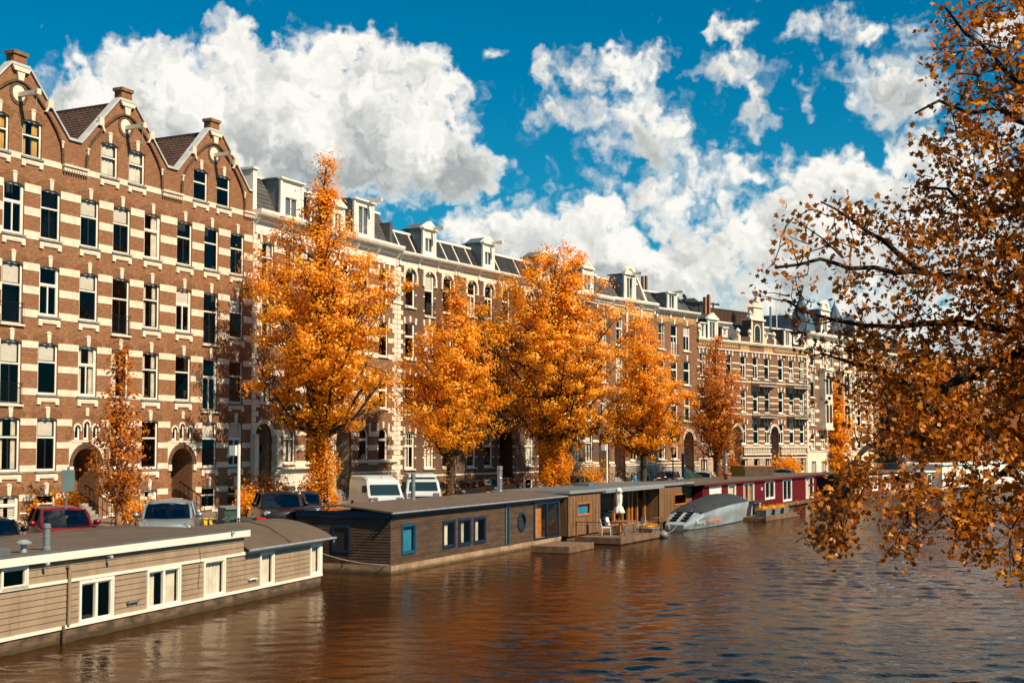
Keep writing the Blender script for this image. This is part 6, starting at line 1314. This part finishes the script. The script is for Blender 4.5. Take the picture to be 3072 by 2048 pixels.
# ------------------------------------------------------------------ vehicles
def paint(name, col, metal=.3, rough=.25): return mat(name, col, rough, .08, 2, metal=metal)
mat('tyre', (.012, .012, .012), .9); mat('lamp_glass', (.42, .43, .45), .1, .5, 12, spec=.8, metal=.5); mat('plate_yellow', (.75, .50, .05), .5); mat('rim', (.35, .35, .36), .35, metal=.8)
def car(name, label, x, y, face, L, Wd, H, hood, pm, cat='car', group='cars parked on the quay', nose=.22, ws=.30, tailx=.93, z=G, bonnet=None, roofw=.78, tall=False, rails=False, interior=None):
    """nose towards local -Y; face: direction the nose points to"""
    c = thing(name, label, cat, (x, y, z), atan2(face[0], -face[1]), group); hw = Wd / 2; y0, y1 = -L / 2, L / 2; yw = y0 + L * nose; yr = yw + (H - hood) * (ws / .30) * .9
    st = [(y0, .35, hood - .28, .80), (y0 + .10, .24, hood - .14, .92), (y0 + L * .10, .2, hood - .05, .98), (yw, .2, hood + .01, 1.0), (0, .2, hood + .05, 1.0), (y1 - L * .12, .2, hood + .08, .99), (y1 - .12, .24, hood + .06, .93), (y1, .35, hood - .15, .82)]
    vs = []; k = 10
    for yy, zb, zt, f in st:
        w_ = hw * f; vs += [(-w_ * .9, yy, zb), (-w_, yy, zb + .15), (-w_, yy, (zb + zt) * .55), (-w_ * .965, yy, zt - .07), (-w_ * .80, yy, zt), (w_ * .80, yy, zt), (w_ * .965, yy, zt - .07), (w_, yy, (zb + zt) * .55), (w_, yy, zb + .15), (w_ * .9, yy, zb)]
    n = len(st); b = MB().add(vs, [(i * k + j, i * k + (j + 1) % k, (i + 1) * k + (j + 1) % k, (i + 1) * k + j) for i in range(n - 1) for j in range(k)] + [tuple(range(k))[::-1], tuple(range((n - 1) * k, n * k))])
    ytb, ytt = y1 - L * (1 - tailx), y1 - L * (1 - tailx) - (H - hood) * (.25 if tall else .5); rw = hw * roofw
    body = part('body', b, pm, c, smooth=True); ms = body.modifiers.new('edge', 'EDGE_SPLIT'); ms.split_angle = rad(40)
    rt = MB(); rv = []; m_ = 7
    for yy, zz, f in ((yr - .04, H - .05, .97), (yr + .25, H, 1), ((yr + ytt) / 2, H + .03, 1), (ytt, H - .02, .98), (ytt + .06, H - .06, .95)):
        for j in range(m_): t_ = -1 + 2 * j / (m_ - 1); rv.append((rw * f * t_, yy, zz - .09 * abs(t_) ** 3))
        for j in range(m_): t_ = 1 - 2 * j / (m_ - 1); rv.append((rw * f * t_ * .97, yy, zz - .12 - .02))
    kk = 2 * m_; rt.add(rv, [(i * kk + j, i * kk + (j + 1) % kk, (i + 1) * kk + (j + 1) % kk, (i + 1) * kk + j) for i in range(4) for j in range(kk)] + [tuple(range(kk))[::-1], tuple(range(4 * kk, 5 * kk))])
    part('roof', rt, pm, c, smooth=True); pl = MB(); zt = hood
    for sg in (-1, 1):
        pl.tube([(sg * hw * .86, yw + .02, zt - .02), (sg * (rw + (hw * .86 - rw) * .4), (yw * .45 + yr * .55), zt + (H - zt) * .62), (sg * rw * .96, yr + .02, H - .09)], .05, 6)
        pl.tube([(sg * hw * .9, ytb, zt), (sg * rw * .96, ytt, H - .1)], .06, 6); pl.tube([(sg * hw * .92, (yw + ytb) / 2, zt), (sg * rw * .98, (yr + ytt) / 2, H - .08)], .045, 6)
    part('pillars', pl, pm, c)
    q = [(-hw * .84, yw, zt), (hw * .84, yw, zt), (rw * .93, yr, H - .09), (-rw * .93, yr, H - .09)]; part('windscreen', MB().add([q[0], ((q[0][0] + q[1][0]) / 2, yw - .12, zt), q[1], q[2], (0, yr - .06, H - .06), q[3]], [(0, 1, 4, 5), (1, 2, 3, 4)]), 'car_glass', c)
    for sg in (-1, 1): part('side_window', MB().add([(sg * hw * .89, yw + .05, zt), (sg * hw * .91, ytb - .02, zt), (sg * rw * .96, ytt, H - .12), (sg * rw * .95, yr + .03, H - .12)], [(0, 1, 2, 3)]), 'car_glass', c)
    part('rear_window', MB().add([(-hw * .82, ytb, zt), (hw * .82, ytb, zt), (rw * .9, ytt, H - .12), (-rw * .9, ytt, H - .12)], [(0, 1, 2, 3)]), 'car_glass', c)
    part('interior', MB().box(-hw * .7, hw * .7, yw + .5, ytb - .2, .3, zt - .1).box(-hw * .55, -hw * .12, yw + .95, yw + 1.1, zt - .2, zt + .28).box(hw * .12, hw * .55, yw + .95, yw + 1.1, zt - .2, zt + .28), interior or 'canvas_dark', c)
    for sg in (-1, 1):
        part('headlight', MB().lathe([(0, 0), (.10, .0), (.13, .03), (.12, .07), (.0, .09)], (0, 0, 0), 12), 'lamp_glass', c).matrix_local = Matrix.Translation((sg * hw * .70, y0 + .14, hood - .22)) @ Matrix.Rotation(rad(70), 4, 'X') @ Matrix.Diagonal((1.15, .95, 1, 1))
        part('wing_mirror', MB().lathe([(0, -.1), (.12, -.06), (.13, .05), (.0, .1)], (sg * (hw + .13), yw + .42, zt + .12), 8).box(min(sg * hw * .95, sg * (hw + .1)), max(sg * hw * .95, sg * (hw + .1)), yw + .4, yw + .46, zt + .03, zt + .08), pm, c, smooth=True)
    part('grille', MB().box(-hw * .42, hw * .42, y0 - .012, y0 + .05, hood - .52, hood - .40).box(-hw * .5, hw * .5, y0 - .01, y0 + .05, .32, .44), 'black_iron', c)
    part('number_plate', MB().box(-.26, .26, y0 - .03, y0 - .012, .46, .57), 'plate_yellow', c)
    part('wipers', MB().tube([(-.5, yw - .04, zt + .01), (.1, yw - .03, zt + .06)], .012, 4).tube([(.05, yw - .08, zt + .01), (.6, yw + .05, zt + .06)], .012, 4), 'black_iron', c)
    if rails: part('roof_rails', MB().tube([(-rw * .9, yr + .2, H - .02), (-rw * .9, yr + .35, H + .06), (-rw * .9, ytt - .2, H + .06), (-rw * .9, ytt, H - .02)], .02, 5).tube([(rw * .9, yr + .2, H - .02), (rw * .9, yr + .35, H + .06), (rw * .9, ytt - .2, H + .06), (rw * .9, ytt, H - .02)], .02, 5), 'steel', c)
    for sg in (-1, 1):
        for yy in (y0 + L * .18, y1 - L * .2):
            w_ = part('wheel', MB().add([(sg * (hw - .0) + sg * (.0 if s_ else -.2), yy + .32 * cos(2 * pi * i / 18), .32 + .32 * sin(2 * pi * i / 18)) for s_ in (0, 1) for i in range(18)], [(i, (i + 1) % 18, 18 + (i + 1) % 18, 18 + i) for i in range(18)] + [tuple(range(18)), tuple(range(35, 17, -1))]), 'tyre', c)
            part('rim', MB().add([(sg * (hw + .008), yy + .2 * cos(2 * pi * i / 16), .32 + .2 * sin(2 * pi * i / 16)) for i in range(16)], [tuple(range(16))]), 'rim', w_)
    return c
def tocam(x, y, rot=0.0):
    v = Vector((-x, -y)).normalized(); a = rad(rot); return (v.x * cos(a) - v.y * sin(a), v.x * sin(a) + v.y * cos(a))
car('parked_car', 'silver off road estate car facing the canal', -31.9, 36.9, tocam(-31.9, 36.9, -4), 4.7, 1.93, 1.68, 1.08, paint('silver_paint', (.36, .40, .42), .6), z=G)
car('parked_car', 'dark red hatchback behind the signpost', -32.7, 32.45, tocam(-32.7, 32.45, 8), 4.3, 1.78, 1.62, 1.02, paint('maroon_paint', (.22, .010, .020), .3), nose=.17, ws=.42)
car('parked_car', 'black car cut by the left edge', -32.45, 29.1, tocam(-32.45, 29.1, 10), 4.3, 1.76, 1.45, .98, paint('black_paint', (.015, .015, .017), .3), interior='red_paint')
car('parked_car', 'dark off road car with roof rails behind the brown houseboat', -33.0, 44.9, tocam(-33.0, 44.9, 6), 4.6, 1.86, 1.72, 1.12, paint('dark_brown_paint', (.022, .018, .018), .5), rails=True)
car('parked_car', 'small navy car half hidden by the dark off road car', -35.6, 50.5, tocam(-35.6, 50.5), 3.9, 1.65, 1.5, .98, paint('navy_car', (.02, .03, .07), .4))
def van(name, label, px_, d_, turn, H, cap, Wd=2.02):
    v = spot(px_, d_); f = tocam(v.x, v.y, turn); c = thing(name, label, 'van', (v.x, v.y, G), atan2(f[0], -f[1]), 'white vans on the street'); hw = Wd / 2; L = 5.8
    pr = [(-L / 2 + .05, .32), (-L / 2 - .05, .55), (-L / 2, .88), (-L / 2 + .45, 1.08), (-L / 2 + 1.05, cap), (-L / 2 + 1.4, H - .14), (-L / 2 + 2.0, H - .02), (0, H + .02), (L / 2 - .1, H - .03), (L / 2, H - .2), (L / 2, .35)]
    fr = lambda z: 1 - .13 * max(0, (z - 1.1) / (H - 1.1)) ** 1.5
    vs = []; n = len(pr)
    for sg, ins in ((-1, 0), (-1, .10), (1, .10), (1, 0)):
        for y, z in pr: vs.append((sg * (hw * fr(z) - ins), y + (.0 if not ins else (-.04 if y < 0 else .04)), z + (.0 if not ins else (.06 if z > H - .3 else 0))))
    fs = [(r_ * n + i, r_ * n + (i + 1) % n, (r_ + 1) * n + (i + 1) % n, (r_ + 1) * n + i) for r_ in range(3) for i in range(n)] + [tuple(range(n))[::-1], tuple(range(3 * n, 4 * n))]
    part('body', MB().add(vs, fs), 'van_white', c)
    y0, z0, y1, z1 = -L / 2 + .50, 1.10, -L / 2 + 1.02, cap - .04; a, e = hw * .84, hw * fr(z1) - .14
    part('windscreen', MB().add([(-a, y0 - .13, z0), (a, y0 - .13, z0), (e, y1 - .13, z1), (-e, y1 - .13, z1)], [(0, 1, 2, 3)]), mat('van_glass', (.012, .03, .038), .08) if 'van_glass' not in M else 'van_glass', c)
    for sg in (-1, 1):
        part('side_window', MB().add([(sg * (hw * fr(1.3) + .006), -L / 2 + .9, 1.26), (sg * (hw * fr(1.3) + .006), -L / 2 + 1.75, 1.26), (sg * (hw * fr(cap) + .006), -L / 2 + 1.75, cap - .12), (sg * (hw * fr(cap) + .006), -L / 2 + 1.2, cap - .12)], [(0, 1, 2, 3)]), 'van_glass', c)
        part('wing_mirror', MB().box(min(sg * hw, sg * (hw + .22)), max(sg * hw, sg * (hw + .22)), -L / 2 + .85, -L / 2 + .95, 1.2, 1.58), 'black_iron', c)
        part('headlight', MB().box(sg * hw * .72 - .16, sg * hw * .72 + .16, -L / 2 - .08, -L / 2 + .1, .72, .98), 'lamp_glass', c)
        for yy in (-L / 2 + .95, L / 2 - 1.1): part('wheel', MB().add([(sg * (hw + .01) - (0 if s_ else sg * .2), yy + .34 * cos(2 * pi * i / 18), .34 + .34 * sin(2 * pi * i / 18)) for s_ in (0, 1) for i in range(18)], [(i, (i + 1) % 18, 18 + (i + 1) % 18, 18 + i) for i in range(18)] + [tuple(range(18)), tuple(range(35, 17, -1))]), 'tyre', c)
    part('grille', MB().box(-.55, .55, -L / 2 - .085, -L / 2, .55, .8), 'black_iron', c); part('number_plate', MB().box(-.26, .26, -L / 2 - .1, -L / 2 - .086, .4, .51), 'plate_yellow', c)
    part('aerial', MB().tube([(0, -L / 2 + 1.5, H - .1), (0, -L / 2 + 1.3, H + .3)], .01, 4), 'black_iron', c)
    return c
paint('van_white', (.55, .60, .62), .1, .3)
van('delivery_van', 'tall white van parked in front of the white mansard house', 1128, 70, 12, 1.98, 1.66, 1.85)
s_ = van('camper_van', 'white camper van with a low roof box, right of the tall van', 1262, 76.5, 4, 1.82, 1.62, 1.95)
part('roof_box', MB().hexa([(-.8, -1.7, 1.84), (.8, -1.7, 1.84), (.85, 1.2, 1.84), (-.85, 1.2, 1.84), (-.75, -1.5, 1.99), (.75, -1.5, 1.99), (.8, 1.1, 2.01), (-.8, 1.1, 2.01)]), 'van_white', s_)
far_cars = [(1395, 84, 'black_paint', 'black car roof showing over the brown houseboat, near the flue'), (1490, 90, 'dark_brown_paint', 'dark car left of the parked bicycles behind the brown roof'), (1720, 96, 'green_car', 'dark green car in front of the two pedestrians'),
            (2000, 112, 'black_paint', 'dark car between the lantern and the slim trunk'), (2110, 112, 'cream_car', 'pale beige car above the red houseboat roof end'), (2285, 118, 'teal_car', 'teal car right of the yellow crate'), (2350, 122, 'navy_car', 'navy car furthest along above the red roof'), (2660, 165, 'van_white', 'pale car crossing the stone bridge')]
paint('green_car', (.02, .05, .045), .4); paint('cream_car', (.42, .36, .28), .3); paint('teal_car', (.03, .09, .12), .4)
for px_, d_, pm, lb in far_cars:
    v = spot(px_, d_); up = G
    if px_ == 2660: v = Vector((-20.5, 200.0, 0)); up = 2.35
    car('parked_car', lb, v.x, v.y, (0.15, -1) if px_ != 2660 else (1, 0), 4.2, 1.72, 1.45, .95, pm, group='cars farther along the street', z=up)

# ------------------------------------------------------------------ street furniture, bicycles
def bike(label, x, y, rz, m='black_iron', basket=None, z=G, seat='black_iron'):
    c = thing('bicycle', label, 'bicycle', (x, y, z), rz, 'bicycles parked on the street')
    for xx in (-.52, .52):
        w_ = part('wheel', MB().ring([(xx + .315 * cos(t * pi / 12), .33 + .315 * sin(t * pi / 12)) for t in range(25)], [(xx + .345 * cos(t * pi / 12), .33 + .345 * sin(t * pi / 12)) for t in range(25)], -.018, .018), 'tyre', c)
        sp = MB()
        for t in range(9): sp.tube([(xx, 0, .33), (xx + .32 * cos(t * pi * 2 / 9), 0, .33 + .32 * sin(t * pi * 2 / 9))], .003, 3)
        part('spokes', sp, 'steel', w_)
    part('frame', MB().tube([(-.52, 0, .33), (-.05, 0, .3), (.36, 0, .82), (-.2, 0, .75), (-.05, 0, .3)], .018, 6).tube([(.52, 0, .33), (.38, 0, .8), (.34, 0, 1.02)], .018, 6).tube([(-.52, 0, .33), (-.2, 0, .78)], .014, 5).tube([(-.2, 0, .75), (-.24, 0, .95)], .014, 5), m, c)
    part('saddle', MB().hexa([(-.38, -.09, .95), (-.1, -.03, .95), (-.1, .03, .95), (-.38, .09, .95), (-.38, -.08, 1.0), (-.1, -.02, .99), (-.1, .02, .99), (-.38, .08, 1.0)]), seat, c)
    part('handlebar', MB().tube([(.18, -.27, 1.04), (.32, -.2, 1.08), (.34, 0, 1.03), (.32, .2, 1.08), (.18, .27, 1.04)], .013, 5), 'steel', c)
    part('rear_rack', MB().box(-.78, -.3, -.07, .07, .72, .74), 'steel', c)
    if basket: part('basket', MB().hexa([(.42, -.15, .78), (.68, -.15, .78), (.68, .15, .78), (.42, .15, .78), (.4, -.2, 1.02), (.74, -.2, 1.02), (.74, .2, 1.02), (.4, .2, 1.02)]), basket, c)
bk = [('black bicycle with a blue child seat leaning beside the young tree', spot(398, 56), 1.0, None, 'teal_curtain'), ('bicycle with a yellow basket left of the green box', spot(638, 47), 2.5, 'plate_yellow', 'black_iron'), ('bicycle right before the green box', spot(672, 46), 1.3, None, 'black_iron'),
      ('bicycle behind the green box by the brick wall', spot(668, 54), .6, None, 'plastic_white'), ('bicycle leaning on the white lamp pole', spot(712, 47), 2.0, None, 'black_iron'), ('bicycle with a bright red bag right of the white lamp pole', spot(738, 47.5), .9, 'red_bag', 'black_iron'),
      ('bicycle parked left of the broad ivy tree', spot(1575, 88), .3, None, 'black_iron'), ('bicycle by the slim trunk and lantern', spot(1985, 108), .4, None, 'plastic_white'), ('white bicycle against the fence left of the red car', spot(92, 52), 1.1, None, 'plastic_white')]
mat('red_bag', (.55, .01, .01), .6)
for lb, v, rz, bs_, st_ in bk: bike(lb, v.x, v.y, rz, basket=bs_, seat=st_, z=G + (.12 if v.x < -41.5 else 0))
v = spot(690, 50); gbx = thing('cable_cabinet', 'dark green street cabinet among the parked bicycles', 'cabinet', (v.x, v.y, G), -.75)
part('box', MB().box(-.85, .85, -.3, .3, 0, 1.25), mat('green_box', (.035, .075, .06), .5, .25, 2), gbx); part('lid', MB().box(-.9, .9, -.35, .35, 1.25, 1.32), 'plastic_grey', gbx)
def sail_pole(label, px_, d_, h):
    v = spot(px_, d_); c = thing('lamp_pole', label, 'lamp pole', (v.x, v.y, G), 0, 'white lamp poles on the quay'); part('pole', MB().tube([(0, 0, 0), (0, 0, 1.0), (0, 0, h)], [.085, .07, .055], 10), 'white_paint', c)
    part('lamp_box', MB().box(-.32, -.05, -.16, .16, h - .42, h - .04).hexa([(-.5, -.1, h - .5), (-.46, -.1, h - .5), (-.46, .1, h - .5), (-.5, .1, h - .5), (-.38, -.1, h - .05), (-.34, -.1, h - .05), (-.34, .1, h - .05), (-.38, .1, h - .05)]), 'white_paint', c)
sail_pole('white lamp pole among the bicycles beside the green cabinet', 718, 48.5, 3.7); sail_pole('white lamp pole before the arched porches in mid picture', 1820, 86, 3.75)
v = spot(206, 43.0); f_ = tocam(v.x, v.y, 12); sg1 = thing('road_sign', 'back of a grey oblong sign on a leaning steel post', 'road sign', (v.x, v.y, G), atan2(f_[0], -f_[1])); 
part('post', MB().tube([(-.12, 0, 0), (.02, 0, 2.95)], .035, 8), 'steel', sg1); part('panel', MB().box(-.2, .22, -.05, -.035, 2.15, 2.85).box(-.03, .03, -.035, .0, 2.15, 2.85), mat('sign_back', (.11, .155, .165), .45, .15, 3), sg1)
v = spot(2018, 103); ln = thing('street_lantern', 'old style lantern with copper hood on a thin post', 'street lamp', (v.x, v.y, G)); part('post', MB().lathe([(.16, 0), (.12, .3), (.06, .5), (.05, 2.9), (.09, 2.95)], (0, 0, 0), 8), 'black_iron', ln)
part('lantern', MB().lathe([(.10, 2.95), (.26, 3.5), (.28, 3.52)], (0, 0, 0), 6), mat('amber_glass', (.60, .28, .07), .3), ln); part('hood', MB().lathe([(.34, 3.5), (.30, 3.58), (.12, 3.8), (.03, 3.85), (.03, 3.98)], (0, 0, 0), 6), 'terracotta', ln)
v = spot(2235, 106); cr = thing('building_crate', 'yellow green container with a brown side behind the steel flue', 'container', (v.x, v.y, G), -.62)
part('box', MB().box(-.9, .9, -.8, 2.2, 0, 1.95), 'wood_brown', cr); part('front_panel', MB().box(-.8, .8, -.83, -.80, .1, 1.8).box(-.86, .86, -.86, -.83, 1.8, 1.92), mat('yellow_green', (.35, .30, .03), .6, .2, 2), cr); part('rim', MB().box(-.93, .93, -.88, 2.25, 1.95, 2.02), 'terracotta', cr)
v = spot(2048, 108); tp = thing('tent_post', 'dark post with a green tarpaulin slung from it', 'tarpaulin', (v.x, v.y, G)); part('post', MB().box(-.1, .1, -.1, .1, 0, 3.0), 'navy_paint', tp); part('tarpaulin', MB().add([(0, 0, 2.0), (.6, .4, 1.5), (1.4, .8, 1.2), (1.5, .9, .2), (.1, .2, .2), (1.1, .7, .2)], [(0, 1, 5, 4), (1, 2, 3, 5)]), mat('green_tarp', (.02, .06, .05), .6), tp)

# ------------------------------------------------------------------ people
mat('skin', (.55, .30, .19), .6); mat('hair_dark', (.03, .018, .012), .7); mat('hair_fair', (.25, .14, .06), .7); mat('jacket_blue', (.01, .20, .55), .7, .2, 6); mat('jacket_dark', (.02, .018, .018), .8, .2, 6); mat('trousers', (.03, .035, .05), .8)
def skin(name, V, E_, R__, m, parent, sub=1):
    me = bpy.data.meshes.new(name); me.from_pydata(V, E_, []); me.materials.append(M[m]); o = ob(name, me, parent)
    bm = bmesh.new(); bm.from_mesh(me); ly = bm.verts.layers.skin.verify(); bm.verts.ensure_lookup_table()
    for i, r_ in enumerate(R__): bm.verts[i][ly].radius = (r_, r_) if not isinstance(r_, tuple) else r_
    bm.verts[0][ly].use_root = True; bm.to_mesh(me); bm.free()
    sk = o.modifiers.new('skin', 'SKIN'); sk.use_smooth_shade = True
    ss = o.modifiers.new('sub', 'SUBSURF'); ss.levels = sub; ss.render_levels = sub; return o
def person(label, x, y, face, jm, hm, hold=None, h=1.75):
    k = h / 1.75; c = thing('person', label, 'person', (x, y, G), atan2(face[0], -face[1]), 'pedestrians'); c.scale = (k, k, k)
    V = [(0, 0, .95), (0, 0, 1.15), (0, 0, 1.36), (0, 0, 1.50), (0, -.01, 1.57), (0, -.02, 1.66), (0, -.01, 1.72), (-.1, 0, .90), (-.11, -.03, .5), (-.11, .0, .08), (-.11, -.14, .04), (.1, 0, .90), (.12, .05, .5), (.12, .1, .08), (.12, -.04, .04),
         (-.19, 0, 1.40), (-.25, .02, 1.12), (-.2, -.2, 1.02), (-.16, -.3, 1.04), (.19, 0, 1.40), (.26, .02, 1.12), (.22, -.16, .98), (.2, -.25, 1.0)]
    E_ = [(0, 1), (1, 2), (2, 3), (3, 4), (4, 5), (5, 6), (0, 7), (7, 8), (8, 9), (9, 10), (0, 11), (11, 12), (12, 13), (13, 14), (2, 15), (15, 16), (16, 17), (17, 18), (2, 19), (19, 20), (20, 21), (21, 22)]
    R__ = [.13, .12, .13, .055, .06, .088, .07, .085, .06, .042, .04, .085, .06, .042, .04, .06, .045, .035, .028, .06, .045, .035, .028]
    for sg, b0 in ((-1, 18), (1, 22)):
        hx, hy, hz = V[b0]
        for q in range(4): V.append((hx + (q - 1.5) * .022, hy - .07, hz - .02 - .01 * q)); E_.append((b0, len(V) - 1)); R__.append(.009); V.append((hx + (q - 1.5) * .02, hy - .10, hz - .05)); E_.append((len(V) - 2, len(V) - 1)); R__.append(.008)
        V.append((hx - sg * .035, hy - .04, hz + .02)); E_.append((b0, len(V) - 1)); R__.append(.010)
    V.append((0, -.115, 1.64)); E_.append((5, len(V) - 1)); R__.append(.016)
    skin('body', V, E_, R__, 'skin', c, 2)
    skin('jacket', [(0, 0, .9), (0, 0, 1.15), (0, 0, 1.37), (0, 0, 1.47), (-.19, 0, 1.40), (-.25, .02, 1.12), (-.205, -.18, 1.03), (.19, 0, 1.40), (.26, .02, 1.12), (.22, -.14, .99)], [(0, 1), (1, 2), (2, 3), (2, 4), (4, 5), (5, 6), (2, 7), (7, 8), (8, 9)], [(.19, .14), (.18, .14), (.19, .14), .07, .085, .065, .052, .085, .065, .052], jm, c, 2)
    skin('trousers', [(0, 0, .95), (-.1, 0, .88), (-.11, -.03, .5), (-.11, .0, .13), (.1, 0, .88), (.12, .05, .5), (.12, .1, .13)], [(0, 1), (1, 2), (2, 3), (0, 4), (4, 5), (5, 6)], [.15, .11, .08, .065, .11, .08, .065], 'trousers', c, 2)
    part('hair', MB().lathe([(.095, -.03), (.108, .02), (.10, .07), (.07, .105), (.0, .12)], (0, .012, 1.67), 14), hm, c, smooth=True)
    fe = MB()
    for sg in (-1, 1): fe.lathe([(0, -.008), (.01, 0), (0, .008)], (sg * .033, -.105, 1.665), 6)
    fe.box(-.025, .025, -.108, -.1, 1.598, 1.605); part('face', fe, 'hair_dark', c)
    return c
v = spot(1884, 91); person('person in a dark jacket holding something yellow, left of the blue jacket', v.x, v.y, (.8, -.4), 'jacket_dark', 'hair_dark')
single('yellow_bag', MB().lathe([(0, 0), (.12, .04), (.14, .16), (.06, .26), (.02, .3)], (0, 0, 0), 10), 'plate_yellow', 'small yellow bag held by the pedestrian in dark clothes', 'bag', (v.x + .36, v.y - .18, G + .92), smooth=True)
v = spot(1905, 91.5); person('person in a bright blue jacket walking beside the dark green car', v.x, v.y, (-.9, -.2), 'jacket_blue', 'hair_fair')
v = spot(900, 58); person('person in dark clothes behind the dark off road car', v.x, v.y, (.2, -1), 'jacket_dark', 'hair_dark', h=1.8)
